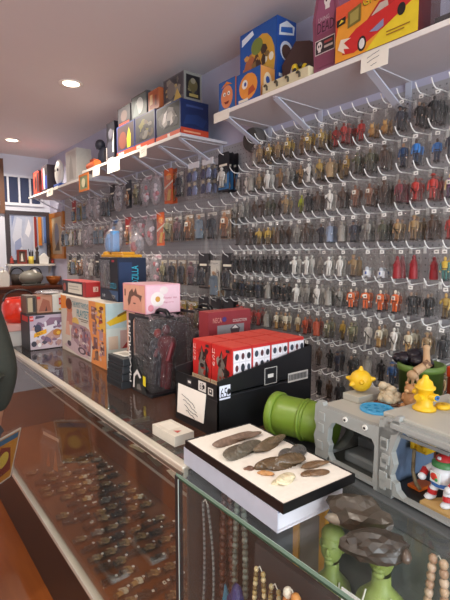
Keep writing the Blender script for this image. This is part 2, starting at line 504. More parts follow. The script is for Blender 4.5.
# code: (description, kind, head, torso, arms, legs, boots, extras to draw from)
FIG = {
 'K': ('black-suited figure', 'std', '#2a2523', '#16161a', '#1a1a1e', '#141417', '#0e0e10', (None, 'helmet', 'rifle', 'helmet')),
 'k': ('black uniformed figure', 'std', '#a08068', '#17171a', '#19191c', '#151517', '#0d0d0e', (None, 'rifle', 'hat')),
 'N': ('dark navy figure', 'std', SKD, '#262b3a', '#2a3040', '#20242f', '#15161b', (None, 'rifle', 'hat')),
 'B': ('blue-jacketed figure', 'std', '#4a3528', '#2f76c0', '#3a80c8', '#22344e', '#181a20', (None, 'rifle')),
 'b': ('dark blue uniformed figure', 'std', SKIN, '#27466e', '#2c4d78', '#1f2c40', '#16181d', (None, 'hat')),
 'G': ('olive green figure', 'std', '#6d5a44', '#4b4a34', '#55543c', '#3a382a', '#221f1a', ('helmet', 'rifle', None)),
 'g': ('green and tan figure', 'std', '#b09572', '#6a6c48', '#8f8360', '#5a5138', '#33291e', ('vest', 'helmet')),
 'T': ('tan-brown figure', 'std', SKIN, '#9a7d54', '#a5885e', '#7a6040', '#3d2e20', (None, 'rifle', 'hat', 'cape')),
 't': ('squat tan creature figure', 'short', '#c79a58', '#a9793c', '#b98b4e', '#8a6030', '#5b3f22', (None,)),
 'W': ('white armoured figure', 'std', '#e6e2da', '#e4e0d8', '#e8e4dc', '#dedad2', '#c9c5bd', ('helmet', 'rifle', 'helmet')),
 'C': ('cream-shirted figure', 'std', '#b98e66', '#ded4b8', '#e0d6bc', '#c49a5c', '#6a4a2a', (None, 'vest', 'rifle')),
 'S': ('pale grey figure', 'std', '#a39b8e', '#8f8a82', '#9a958c', '#76716a', '#4a4642', (None, 'helmet', 'rifle', 'cape')),
 'R': ('red figure', 'std', '#7a3022', '#b3322a', '#bd3a30', '#a42c26', '#5c1f1a', (None, 'rifle', 'hat')),
 'r': ('red-robed figure', 'robe', '#6c1418', '#8e1a22', '#981e26', '#6c1418', '#6a1418', (None,)),
 'M': ('maroon figure', 'std', '#8d5a48', '#7a2430', '#86303a', '#5a222a', '#2a1516', (None, 'cape')),
 'O': ('orange-suited figure', 'std', '#e7d8c4', '#e0641c', '#e56c22', '#dc5e18', '#1d1a1a', ('vest', 'vest')),
 'o': ('rusty orange figure', 'std', '#b86a40', '#b4482a', '#bc5232', '#a63e24', '#5a2618', (None, 'rifle', 'cape')),
 'Y': ('yellow-topped figure', 'std', '#c8a05c', '#b0903e', '#b89a48', '#6c552c', '#3a2c1c', (None, 'rifle', 'vest')),
 'y': ('yellow and teal figure', 'std', '#d8b04a', '#d8b22e', '#3f7a74', '#3f7a74', '#203c3a', (None,)),
 'D': ('dark brown figure', 'std', '#5a4030', '#4a3527', '#523b2b', '#3b2a20', '#221913', (None, 'rifle', 'cape', 'hat')),
 'd': ('furry brown figure', 'std', '#7a4a30', '#8a5636', '#74462c', '#6b4028', '#40281a', ('vest',)),
 'E': ('blue-grey figure', 'std', '#8f8c90', '#7f8ca4', '#8794aa', '#5f6878', '#3c4250', (None, 'helmet', 'cape')),
 'L': ('lime green figure', 'std', '#b8c040', '#a8b832', '#b2c03c', '#6d7428', '#363a1a', (None,)),
 'P': ('purple and cream figure', 'std', '#d8b88a', '#7c4a78', '#d0a86a', '#4a2c48', '#2a1a2a', ('vest',)),
 'w': ('short white robot', 'drum', '#b9bfc8', '#e2e2e4', '#e8e8ea', '#d5d5d8', '#2c4f9a', (None,)),
}
ROWS = ['KKKkNttRRRYYTYTYTSWS',
        'GNBBbDGGYTYWTSTWTSWS',
        'MPRRMDddDWDKLTDGDDSS',
        'MRDTTGSNSENDSDDYYDKD',
        'GyrrrwwTWWSWWKKKKKKK',
        'KYkkOOOOSSWSWkkSNkNk',
        'KKTCWCWgYgooCCCSRRRR',
        'KTKNbKSkNKDK',
        'DTDDKDTDKDK',
        '      DKTDKD']
ZT = [2.21, 2.075, 1.94, 1.797, 1.652, 1.517, 1.37, 1.23, 1.088, .948]
Y0, DY = .705, .0655
npk = 0
for r, row in enumerate(ROWS):
    for i, code in enumerate(row):
        if code == ' ': continue
        y = Y0+DY*i+R.uniform(-.004, .004)
        z = ZT[r]-.026
        if r == 0 and i > 17: continue
        h = link('peg_hook', HOOK, None, (WX-.009, y, z), R.uniform(-.05, .05))
        tag(h, f'white wire peg hook, {ORD[i+1]} from the right in the {ORD[r+1]} row of small figures', 'hook', 'peg hooks')
        d = FIG[code]
        n = 2 if r in (4, 5) and code not in 'wrS' else R.choice((1, 2, 2, 1, 2, 3)) if r < 7 else R.choice((1, 2, 1))
        if i == 0: n = 1
        xo = WX-.009-(.062 if n == 1 else .088)+R.uniform(-.005, .005)
        for q in range(n):
            if npk >= 300: break
            npk += 1
            k = R.randrange(3)
            p = link('blister_pack', PACK[k], None, (xo+q*.033, y+R.uniform(-.003, .003), z-.008), R.uniform(-.10, .10)+(.05 if q == 0 else 0))
            where = ('alone' if n == 1 else ('front', 'second', 'third')[q])
            tag(p, f'clear pack of {d[0]}, {where} on {ORD[i+1]} hook from right, {ORD[r+1]} peg row', 'packaged figure', 'small figures in clear packs on the pegboard')
            ex = R.choice(d[7])
            f = link('action_figure', figure_mesh(*d[1:7], ex, R.choice((0, 0, 1, 2))), p, (-.0105, R.uniform(-.002, .002), -.108), R.uniform(-.25, .25))
            s = R.uniform(.90, 1.0); f.scale = (.8, s*.76, s*.93)
            if q == 0 and R.random() < .8:
                so = link('price_sticker', STICK, p, (-.0012, R.uniform(-.012, .010), -.0055), 0); so.rotation_euler = (R.uniform(-.15, .15), 0, 0)
# ================================================================ LARGER PACKS ON THE FAR PART OF THE PEGBOARD
def card_pack(style, cols, label, loc, rz, group, w=.11, h=.20, d=.035):
    """carded or clamshell pack hanging by a hole at its origin, facing the room"""
    c0, c1, c2 = cols
    t = thing('carded_figure', label, 'packaged figure', loc, rz, group)
    hole = [(.005*math.cos(i*PI/4), .005*math.sin(i*PI/4)) for i in range(8)]
    out = [(-w/2, -h+.014), (w/2, -h+.014), (w/2, .012), (w/2-.008, .018), (-w/2+.008, .018), (-w/2, .012)]
    F = dict(O=(0, 0, 0), U=(0, -1, 0), V=(0, 0, 1))
    fig = lambda z, s=1.: None
    O = (-.0008, w/2, -h+.014); U = (0, -w, 0); V = (0, 0, h); N = (-1, 0, 0)
    if style == 'card':
        b = MB(); b.plate(out, [hole], .0012, M(c0, .5), **F)
        b.art(O, U, V, N, [('r', .04, .62, .96, .86, c1), ('p', [(.04, .05), (.96, .05), (.96, .5), (.04, .2)], c2), ('r', .10, .66, .8, .72, '#efe6d2')]+busy(R.random(), 8, [c1, c2, '#c8b8a0', '#2a2628'], (.04, .04, .96, .6), .2))
        b.build('backing_card', t)
        b = MB(); b.box(-d, -w*.34, -h+.03, -.002, w*.34, -h*.36, PVC, .006); b.build('bubble', t)
        f = link('action_figure', FIGC2[R.randrange(len(FIGC2))], t, (-.016, 0, -h+.034), R.uniform(-.2, .2)); f.scale = (1, 1.15, 1.12)
    elif style == 'diag':
        b = MB(); b.plate(out, [hole], .0012, M(c0, .5), **F)
        b.art(O, U, V, N, [('p', [(0, 0), (1, 0), (1, .62), (0, .42)], c1), ('p', [(0, .42), (1, .62), (1, .68), (0, .48)], '#e9e2d2'),
                           ('p', [(.3, .1), (.62, .08), (.8, .4), (.5, .42), (.36, .24)], c2), ('e', .55, .78, .3, .1, '#f0a050')])
        b.build('backing_card', t)
        b = MB(); b.box(-d*.6, -w*.40, -h+.03, -.002, w*.40, -.03, PVC, .006); b.build('bubble', t)
    elif style == 'long':
        b = MB(); b.plate(out, [hole], .001, PVC, **F); b.box(-d, -w*.46, -h+.018, -.0015, w*.46, -.022, PVC, .007); b.build('clamshell', t)
        b = MB(); b.box(-.004, -w*.44, -h+.02, -.002, w*.44, -.024, M(c0, .6))
        b.art((-.004, w*.44, -h+.02), (0, -w*.88, 0), (0, 0, h-.044), N, busy(R.random(), 14, [c0, c1, c2, '#5c4a44', '#d8d2cc', '#c8c0b8', '#b8aea4', '#8a6a5c'], (.03, .02, .97, .84), .22)+[('r', .03, .86, .97, .98, '#d8d2c8'), ('t', 'Figures', .14, .89, .7, .055, '#3c3630'), ('p', [(0, 0), (.5, .1), (1, 0), (1, .16), (0, .22)], c2)])
        b.build('insert_card', t)
        f = link('action_figure', FIGC2[R.randrange(len(FIGC2))], t, (-.017, 0, -h+.024), R.uniform(-.2, .2)); f.scale = (1.1, 1.45, 1.5)
    elif style == 'multi':
        b = MB(); b.plate(out, [hole], .001, PVC, **F)
        b.box(-d, -w*.47, -h+.018, -.0015, w*.47, -.03, PVC, .008); b.build('clamshell', t)
        b = MB(); b.box(-.006, -w*.42, -.028, -.002, w*.42, .010, M('#e4e2e4', .5)); b.build('header_card', t)
        for a in (-1, 1):
            for z in (.10, .015):
                b = MB(); m = M(c1 if a < 0 else c0, .4)
                yy = a*w*.22; zz = -h+.05+z
                b.ball((-.016, yy, zz+.010), (.010, w*.15, .030), m, 8, 6); b.ball((-.018, yy, zz+.046), (.010, .011, .012), M(c2, .5), 8, 5)
                b.cyl((-.016, yy-w*.16, zz+.02), (-.02, yy-w*.1, zz-.02), .006, .005, m, 6); b.cyl((-.016, yy+w*.16, zz+.02), (-.02, yy+w*.1, zz-.02), .006, .005, m, 6)
                b.build('toy_figure', t)
    else:  # bag
        b = MB(); rr = random.Random(R.random())
        b.box(-.002, -w*.46, -.02, .0, w*.46, .014, M(c1, .5))
        b.art((-.002, w*.46, -.02), (0, -w*.92, 0), (0, 0, .034), N, [('r', .08, .3, .92, .7, c2)])
        b.build('header_card', t)
        b = MB(); b.ball((-.028, 0, -h*.5), (.034, w*.55, h*.5), BAG, 14, 10, .10, rr); b.build('plastic_bag', t)
        b = MB()
        for q in range(6):
            b.ball((-.022+rr.uniform(-.008, .008), rr.uniform(-w*.25, w*.25), -h*.5+rr.uniform(-h*.28, h*.25)), (.012, w*.14, h*.08), M((c0, c1, c2)[q % 3], .6), 8, 6, .08, rr)
        b.build('toy_contents', t)
    return t

FIGC2 = []
for args in [('std', SKIN, '#5b6a78', '#6c7884', '#3c434c', '#22252a', 'cape'), ('std', '#8a6a54', '#6c4c52', '#7a5a5c', '#443038', '#221a1c', 'helmet'),
             ('std', '#c9b48a', '#8f8a6a', '#a09a7c', '#5d5a44', '#33301f', 'rifle'), ('std', '#6a6460', '#2e3036', '#3a3c44', '#22242a', '#141518', None),
             ('std', '#b98e66', '#a46a40', '#b07a50', '#6f4428', '#38241a', 'vest'), ('std', '#dcd8d0', '#cfcac2', '#d8d4cc', '#b8b2a8', '#98928a', 'helmet')]:
    FIGC2.append(figure_mesh(*args, 0))
GREY = ('#8d8688', '#c9c4c4', '#55504f')
def pk(k):
    return {'g': ('long', ('#8f898a', '#bdb6b2', '#5a5450')), 't': ('long', ('#a58c74', '#c7b496', '#7a5a44')), 'p': ('long', ('#9a7a7c', '#c2a0a0', '#5c3c44')),
            'o': ('diag', ('#d4622e', '#3c4a76', '#e0b44a')), 'm': ('multi', ('#2e3558', '#7c86ac', '#b8a890')), 'b': ('bag', ('#b8404a', '#e6d8dc', '#c89aa4')),
            'k': ('card', ('#1c1c22', '#c8622c', '#3a78b0')), 'r': ('card', ('#a02c28', '#2c2a30', '#d8b060')), 'y': ('long', ('#b09a4a', '#d8c25a', '#6c6038')),
            'd': ('card', ('#2c2a2e', '#55504e', '#7c7472')), 'T': ('card', ('#3a3f48', '#4fa0b0', '#20242c')), 'w': ('long', ('#ddd8cc', '#e8e2d4', '#b08860')),
            'n': ('bag', ('#3c3436', '#c8c0c0', '#7a7274')), 's': ('bag', ('#a8a0a2', '#d6d0d2', '#8c8486')), 'l': ('bag', ('#6aa0d8', '#bcd4ee', '#3c74b8'))}[k]
DESC = {'g': 'clear long pack with grey card', 't': 'clear long pack with tan card', 'p': 'clear long pack with pink card', 'o': 'orange and blue diagonal card pack',
        'm': 'big clear pack of navy toys', 'b': 'clear bag of pink-white toys', 'k': 'black card pack with orange picture', 'r': 'red and black card pack', 'y': 'clear long pack with yellow card',
        'd': 'dark grey card pack', 'T': 'dark card pack with teal band', 'w': 'white framed long pack', 'n': 'clear bag of dark toys', 's': 'clear bag of grey toys', 'l': 'clear bag of light blue toys'}
# (peg height, first y, spacing, codes from the near end to the far end, number on each peg)
FAR = [(2.165, 2.06, .150, 'kmmgobbgTndgsngyr', 'topmost'), (1.885, 2.03, .125, 'tggtgtobbsrnlgggnsggyyw', 'second'),
       (1.60, 2.02, .118, 'dwdgttgbngTlsgngdgsgdyd', 'third'), (1.335, 2.02, .12, 'dddyyd', 'lowest')]
for (z, y0, dy, codes, rname) in FAR:
    for i, c in enumerate(codes):
        y = y0+dy*i
        if rname == 'topmost' and i > 10: zz = z-.045
        else: zz = z
        h = link('peg_hook', HOOK, None, (WX-.009, y, zz), 0)
        tag(h, f'white wire peg hook, {ORD[i+1]} from the small figures in the {rname} row of large packs', 'hook', 'peg hooks')
        sty, cols = pk(c)
        n = 1 if sty in ('bag',) or i > 12 else (3 if c == 'k' else 2 if R.random() < .5 else 1)
        for q in range(n):
            w, hh, d = {'long': (.104, .205, .026), 'card': (.104, .21, .026), 'diag': (.108, .225, .03), 'multi': (.138, .235, .03), 'bag': (.112, .21, .03)}[sty]
            if c == 'w' and i < 3: w, hh = .106, .255
            where = 'alone' if n == 1 else ('front one', 'middle one' if n == 3 else 'rear one', 'rear one')[q]
            card_pack(sty, cols, f'{DESC[c]}, {where} on {rname} row peg {ORD[i+1]} from small figures', (WX-.100+q*(.042 if sty == 'multi' else .034)+(.012 if sty == 'bag' else 0), y+R.uniform(-.004, .004), zz-.008),
                      R.uniform(-.06, .04), 'large packs on the far pegs', w, hh, d)

# ================================================================ THINGS ON THE WALL SHELVES
SN, SM, SF = 2.2885, 2.2685, 2.2225
def face_art(bg, skin, extra='#3a2a22', bar='#e8862c'):
    return [('r', .03, .03, .97, .97, bg), ('e', .5, .45, .36, .38, skin), ('e', .36, .55, .08, .07, '#f4efe4'), ('e', .62, .55, .08, .07, '#f4efe4'), ('e', .38, .54, .03, .03, extra),
            ('e', .62, .54, .03, .03, extra), ('p', [(.34, .3), (.66, .3), (.58, .22), (.42, .22)], '#7a2a20'), ('p', [(.15, .78), (.5, .95), (.85, .8), (.5, .84)], bar)]
carton('toy_box', 'small blue toy box with orange face, at the far end of the near shelf', 'toy box', (1.425, 1.755, SN), (.085, .125, .14), '#1f54a0',
       {'f': '#d8783c'}, {'l': face_art('#2560a4', '#e08a58')}, 0, 'small blue toy boxes')
carton('toy_box', 'small blue toy box with round orange picture, nearer of the small pair', 'toy box', (1.425, 1.60, SN), (.085, .165, .135), '#1f54a0',
       {'f': '#e09a50'}, {'l': [('r', .03, .03, .97, .97, '#2058a4'), ('e', .5, .5, .38, .42, '#e8963c'), ('e', .36, .6, .12, .15, '#f2ede0'), ('e', .38, .6, .05, .07, '#2a50a0'), ('p', [(.5, .2), (.8, .3), (.7, .5), (.52, .42)], '#b8502c'), ('r', .1, .05, .5, .14, '#f0e8d0')],
                          'f': [('e', .5, .5, .3, .35, '#f0d8b0'), ('e', .5, .6, .14, .12, '#3a5aa0')]}, 0, 'small blue toy boxes')
carton('toy_box', 'large bright blue toy box with big orange and yellow picture on shelf', 'toy box', (1.532, 1.637, SN), (.12, .255, .365), '#1a4fa0', {'f': '#1850a4', 't': '#1a4fa8'},
       {'l': [('r', .03, .03, .97, .97, '#2058a8'), ('p', [(.04, .04), (.6, .04), (.5, .5), (.1, .55), (.04, .4)], '#d07a34'), ('e', .62, .52, .34, .36, '#d8a436'), ('e', .30, .42, .20, .26, '#b5683e'), ('p', [(.3, .15), (.56, .15), (.62, .5), (.48, .7), (.34, .55)], '#5c3826'),
              ('e', .48, .76, .16, .10, '#7a8a3c'), ('e', .70, .56, .06, .05, '#f4ead0'), ('e', .86, .56, .06, .05, '#f4ead0'), ('p', [(.6, .3), (.84, .26), (.8, .22), (.62, .25)], '#8a3a20'),
              ('p', [(.06, .84), (.4, .92), (.36, .98), (.06, .93)], '#e6f0fa'), *busy(8, 22, ['#7a4a2c', '#b8803c', '#4a3426', '#d8a050', '#8a6a3a'], (.1, .12, .85, .75), .12)],
        'f': [('p', [(.1, .78), (.88, .84), (.92, .94), (.5, .98), (.12, .9)], '#e8f2fa'), ('p', [(.18, .82), (.82, .86), (.8, .93), (.2, .88)], '#2f6ac0'), ('e', .5, .62, .34, .12, '#d8e4f0'), ('e', .5, .61, .26, .09, '#5a3c30'), ('r', .1, .3, .5, .34, '#dfe8f2')]})
# brown hexagonal-topped box
t = thing('toy_box', 'brown box with a peaked top and faint white print beside the blue box', 'toy box', (1.56, 1.395, SN))
b = MB(); BR = M('#4a3430', .6)
b.plate([(-.085, 0), (.085, 0), (.10, .15), (.02, .225), (-.06, .20), (-.10, .13)], [], .14, BR, (-.07, 0, 0), (0, 1, 0), (0, 0, 1))
b.art((-.0705, .085, 0), (0, -.17, 0), (0, 0, .2), (-1, 0, 0), [('e', .35, .52, .13, .13, '#cfc5bc'), ('e', .32, .54, .04, .04, '#4a3430'), ('e', .42, .54, .04, .04, '#4a3430'), ('t', 'LITTLE', .3, .32, .6, .1, '#a8988c')])
b.build('printed_body', t)
b = MB(); b.box(-.069, -.075, -.0, .069, .075, .002, M('#3c2a26')); b.build('base_panel', t)
# cream tray with dark hooks
t = thing('toy_tray', 'long cream plastic tray with dark hooks along the near shelf edge', 'tray', (1.405, 1.36, SN))
b = MB(); CR = M('#d9cfa8', .5)
b.box(-.035, -.13, 0, .035, .13, .012, CR, .003); b.box(-.037, -.13, .0, -.031, .13, .038, CR, .002); b.box(.031, -.13, .0, .037, .13, .038, CR, .002)
b.box(-.035, -.133, 0, .035, -.127, .038, CR, .002); b.box(-.035, .127, 0, .035, .133, .038, CR, .002); b.build('tray_body', t)
for k in range(4):
    b = MB(); y = .10-k*.062
    b.tube([(-.039, y, .008), (-.039, y, .024), (-.039, y+.010, .032), (-.039, y+.016, .026)], .0045, M('#4b4636', .5), 6); b.build('hook', t)
t = thing('toy_creature', 'yellow crouching toy creature sitting in the cream tray', 'toy', (1.405, 1.315, SN+.0125))
t.scale = (.72, .72, .72)
b = MB(); YL = M('#d9b81e', .5)
b.ball((0, 0, .035), (.026, .04, .03), YL); b.ball((-.008, .02, .075), (.02, .022, .022), YL); b.cyl((0, .03, .05), (-.01, .052, .012), .012, .008, YL, 8); b.cyl((0, -.03, .04), (-.01, -.045, .004), .014, .009, YL, 8)
b.ball((0, -.045, .06), (.016, .02, .022), YL); b.build('body', t)
b = MB(); b.ball((-.02, .01, .05), (.012, .012, .02), M('#2e2822')); b.ball((-.016, -.025, .075), (.012, .016, .014), M('#2e2822')); b.build('dark_mask', t)
t = thing('toy_creature', 'dark grey and white toy sitting at the near end of the cream tray', 'toy', (1.405, 1.262, SN+.0125))
t.scale = (.72, .72, .72)
b = MB(); b.ball((0, 0, .022), (.02, .015, .022), M('#e4dfd6')); b.ball((-.004, 0, .052), (.017, .015, .016), M('#38322e')); b.cyl((0, -.012, .02), (-.012, -.016, .0), .007, .006, M('#38322e'), 8); b.cyl((0, .012, .02), (-.012, .016, .0), .007, .006, M('#38322e'), 8)
b.build('body', t)
# pink coffin
t = thing('coffin_box', 'pink coffin-shaped doll box with white skulls standing on the near shelf', 'toy box', (1.445, 1.168, SN))
b = MB(); PK = M('#95566b', .4); cof = [(-.052, 0), (.052, 0), (.064, .2), (.036, .335), (-.036, .335), (-.064, .2)]
b.plate(cof, [], .11, PK, (-.055, 0, 0), (0, 1, 0), (0, 0, 1))
b.build('coffin_body', t)
b = MB(); sc = lambda s: [(y*s, .02+(z)*s*.98) for y, z in cof]
b.plate(sc(.86), [], .002, M('#86465c', .35), (-.0575, 0, 0), (0, 1, 0), (0, 0, 1))
b.art((-.0585, .0635, 0), (0, -.127, 0), (0, 0, .335), (-1, 0, 0), [
    ('p', [(.3, .9), (.7, .9), (.86, .6), (.8, .42), (.2, .42), (.14, .6)], '#985470'), ('e', .58, .76, .13, .075, '#e6ded6'), ('r', .5, .66, .66, .71, '#e6ded6'), ('e', .54, .76, .035, .025, '#3c1a28'), ('e', .65, .76, .035, .025, '#3c1a28'),
    ('t', 'LIVING', .26, .55, .4, .045, '#d0b8bc'), ('t', 'DEAD', .22, .43, .62, .11, '#45202e'), ('r', .15, .2, .88, .36, '#d8cfc8'), ('r', .17, .21, .86, .35, '#33262a'),
    ('e', .32, .29, .1, .05, '#e6ded6'), ('r', .27, .225, .37, .25, '#e6ded6'), ('e', .29, .29, .025, .016, '#33262a'), ('e', .36, .29, .025, .016, '#33262a'), ('r', .5, .30, .8, .325, '#a84a44'), ('r', .5, .25, .82, .275, '#c8b8ac')])
b.build('lid', t)
# car box
carton('car_box', 'orange and yellow box with a big red car picture on the shelf', 'toy box', (1.43, .942, SN), (.13, .315, .192), '#5a1c18', {'l': '#ee9a2a', 'f': '#5c1a18', 't': '#a04020'},
       {'l': [('r', 0, 0, 1, 1, '#efa030'), ('p', [(0, .4), (.1, 1), (0, 1)], '#e2542a'), ('p', [(0, .62), (.6, 1), (0, 1)], '#e65a30'), ('p', [(.4, 0), (1, 0), (1, .55), (.62, .3)], '#ecd02c'), ('p', [(.6, .62), (1, .8), (1, 1), (.55, 1)], '#f4dcc0'),
              ('e', .78, .74, .2, .22, '#f8f2e4'), ('p', [(.10, .10), (.26, .06), (.62, .27), (.92, .5), (.95, .62), (.74, .7), (.5, .56), (.28, .46), (.14, .32)], '#cf2a26'), ('p', [(.42, .52), (.56, .74), (.70, .74), (.74, .62)], '#b8201e'), ('p', [(.47, .55), (.57, .7), (.66, .7), (.67, .6)], '#c8b8a8'),
              ('p', [(.45, .30), (.62, .42), (.62, .3), (.55, .26)], '#8c90b0'), ('e', .36, .16, .055, .13, '#241c1a'), ('e', .36, .16, .036, .09, '#e4e2dc'), ('e', .82, .44, .045, .10, '#241c1a'),
              ('p', [(.04, .22), (.14, .10), (.12, .2), (.2, .16), (.12, .3), (.22, .34), (.08, .38)], '#f0e0c8'), ('p', [(.17, .52), (.34, .56), (.34, .86), (.17, .8)], '#7a6a2c'), ('p', [(.2, .57), (.31, .6), (.31, .8), (.2, .76)], '#a8984c'),
              ('p', [(.02, .62), (.14, .64), (.14, .76), (.02, .74)], '#2a201a'), ('p', [(.05, .66), (.12, .69), (.08, .73)], '#f0d040'), ('t', 'Groovie', .36, .765, .40, .14, '#38240e'), ('t', 'Groovie', .366, .775, .40, .14, '#e8d028'),
              ('r', .66, .16, .92, .18, '#a07020'), ('r', .66, .11, .86, .13, '#a07020')]})
t = thing('clear_display_box', 'grey clear plastic box at the near end of the shelf past the car box', 'display box', (1.44, .66, SN))
b = MB(); b.box(-.07, -.09, 0, .07, .09, .16, PVC, .004); b.build('clear_case', t)
b = MB(); b.box(-.06, -.08, .002, .06, .08, .02, M('#3c3a3c')); b.ball((0, 0, .07), (.04, .05, .05), M('#77756f'), 10, 7, .1, R); b.ball((-.01, .02, .12), (.025, .025, .025), M('#8c8a86')); b.build('grey_toy', t)

def note(label, y0, y1, z0, z1, lines, group='paper notes on the shelf edges', x=WX-.3289):
    t = thing('paper_note', label, 'note', (x, (y0+y1)/2, z1), 0, group)
    b = MB(); w = (y0-y1); h = z1-z0
    bm_pts = [(-.0008, w/2, 0), (-.0008, -w/2, 0), (-.004, -w/2, -h), (-.004, w/2, -h)]
    b.add(bm_pts+[(p[0]+.0008, p[1], p[2]) for p in bm_pts], [(0, 1, 2, 3), (7, 6, 5, 4), (0, 4, 5, 1), (1, 5, 6, 2), (2, 6, 7, 3), (3, 7, 4, 0)], M('#f4efde', .8, var=.02))
    b.build('paper', t)
    if lines:
        b = MB(); rr = random.Random(int(y0*1000)); INK = M('#3a3c48', .7)
        for k in range(lines):
            zz = -h*(.42+.2*k); n = 9 if k < 2 else 5; y = w*.26-(0 if k < 2 else w*.14)
            pts = []
            for q in range(n):
                pts.append((-.0052+.0032*(1+zz/h)-.0001, y-q*w*.055, zz+q*w*.012+rr.uniform(-.01, .01)*h*3*.5))
            b.tube(pts, .0007*(1 if w < .15 else 1.3), INK, 4)
        b.build('handwriting', t)
    return t
note('handwritten paper note hanging below the red car box', .991, .886, 2.222, 2.2975, 3)
note('small paper note at the far end of the near shelf', 1.84, 1.72, 2.243, 2.291, 0)
note('larger handwritten paper note below the tall black box', 3.12, 2.918, 2.178, 2.274, 3)
note('narrow paper note below the stacked window boxes', 2.625, 2.533, 2.208, 2.274, 2)
note('small paper note below the white robot toy', 3.395, 3.262, 2.192, 2.270, 1)
note('paper note on the far shelf below the white mask', 4.545, 4.36, 2.160, 2.2275, 2)
note('slim paper note beside the white mask on the far shelf', 4.325, 4.215, 2.198, 2.2275, 0)

# stacked window boxes on the middle shelf
carton('figure_box', 'big navy blue figure box with orange base band and painted window glare', 'toy box', (1.48, 2.305, SM), (.19, .27, .19), '#20305c', {'f': '#1c2c5a', 't': '#26335e'},
       {'l': [('r', .04, .18, .96, .95, '#15151c'), *busy(5, 16, ['#8d8a86', '#b8b4ac', '#5c5a5c', '#d8d4cc', '#3c3a40', '#77736c'], (.08, .24, .92, .9), .3), ('p', [(.3, .45), (.42, .5), (.5, .82), (.36, .74)], '#efece6'), ('p', [(.6, .34), (.72, .4), (.66, .7)], '#dcd8d0'), ('r', 0, 0, 1, .14, '#d8562c'), ('r', .5, .02, .6, .12, '#efe6da')],  # pale polygons over the window print imitate its white glare
        'f': [('r', 0, .02, 1, .2, '#c8482c'), ('r', .03, .22, .97, .93, '#1a2a58'), ('p', [(.1, .3), (.5, .34), (.8, .26), (.94, .5), (.6, .62), (.2, .56)], '#22386c'), ('r', .2, .80, .8, .86, '#3a4c80'), ('r', .1, .07, .7, .12, '#e8a07c')]})
W_ = lambda fig, band: [('r', .04, .2, .96, .96, '#37353a'), ('e', .5, .52, .24, .28, fig), ('e', .44, .76, .12, .1, fig), ('p', [(.2, .22), (.44, .2), (.36, .5)], '#232228'), *busy(sum(map(ord, fig+band)), 12, [fig, '#55504c', '#8a857c', '#2a282c', '#6c5a4a'], (.06, .24, .94, .94), .24), ('r', 0, 0, 1, .15, band), ('r', .08, .03, .3, .12, '#f0e4d4')]
carton('figure_box', 'window box with yellow-green figure beside the big navy box', 'toy box', (1.45, 2.575, SM), (.14, .255, .20), '#4a4a70', {'t': '#302c38'}, {'l': W_('#8a8240', '#d8562c')}, 0, 'dark window boxes')
carton('figure_box', 'window box with bright yellow figure beside the tall black box', 'toy box', (1.45, 2.845, SM), (.14, .265, .20), '#3c4a80', {'t': '#302c38'}, {'l': [('r', .04, .2, .96, .96, '#4a3a3c'), ('e', .35, .5, .22, .28, '#7a4438'), ('p', [(.6, .2), (.78, .2), (.8, .6), (.7, .85), (.58, .5)], '#d8c832'), ('r', 0, 0, 1, .15, '#d8562c'), ('r', .1, .03, .4, .12, '#f0e4d4')]}, 0, 'dark window boxes')
carton('figure_box', 'tall narrow black figure box at the left of the window boxes', 'toy box', (1.44, 3.08, SM), (.12, .13, .26), '#1d1c22', {'f': '#26252c'}, {'l': [('r', .1, .1, .9, .5, '#3a3a44'), ('e', .5, .7, .25, .14, '#55545c'), ('r', .15, .03, .8, .08, '#c8c4c0'), ('p', [(.7, .2), (.9, .2), (.9, .8)], '#d8d4d0')]})
carton('figure_box', 'grey box with black window end, topmost of the stack on navy box', 'toy box', (1.475, 2.29, SM+.191), (.12, .22, .155), '#5c5a60', {'f': '#8a8a84', 't': '#77767a'},
       {'l': [('r', .05, .2, .95, .95, '#45434a'), *busy(31, 12, ['#6c6860', '#8a8478', '#3a383c', '#a89868'], (.06, .22, .94, .94), .25), ('e', .4, .5, .2, .3, '#77706a'), ('p', [(.5, .05), (.9, .1), (.7, .5)], '#c8aa5a'), ('r', .06, .04, .4, .14, '#d8ccb8')],
        'f': [('r', .12, .1, .9, .9, '#17171c'), *busy(32, 10, ['#5c5434', '#77704c', '#2a2a2e', '#8a8058'], (.2, .2, .82, .86), .2), ('e', .5, .55, .26, .22, '#5c5434'), ('r', .28, .15, .78, .25, '#a89858'), ('e', .5, .7, .14, .1, '#8a8470')]})
carton('figure_box', 'small orange box squeezed in the upper row beside the grey box', 'toy box', (1.45, 2.475, SM+.201), (.12, .13, .115), '#b06038', None, {'l': [('r', .1, .1, .9, .9, '#a85430'), ('r', .15, .3, .4, .8, '#e0c08a'), ('r', .6, .2, .8, .7, '#7a3422')]})
carton('figure_box', 'pale window box in the upper row with a whitish figure', 'toy box', (1.45, 2.665, SM+.201), (.12, .205, .14), '#4a4c50', None, {'l': [('r', .05, .05, .95, .95, '#6c7674'), ('e', .55, .5, .24, .36, '#c8d0cc'), ('p', [(.1, .1), (.5, .1), (.3, .8)], '#8fa09c')]}, 0, 'upper row window boxes')
carton('figure_box', 'dark window box at the far end of the upper row', 'toy box', (1.45, 2.88, SM+.201), (.12, .19, .12), '#2c2a30', None, {'l': [('r', .05, .2, .95, .95, '#3c3a40'), ('e', .5, .5, .25, .3, '#6c5c58'), ('r', .1, .03, .9, .16, '#a8402c')]}, 0, 'upper row window boxes')
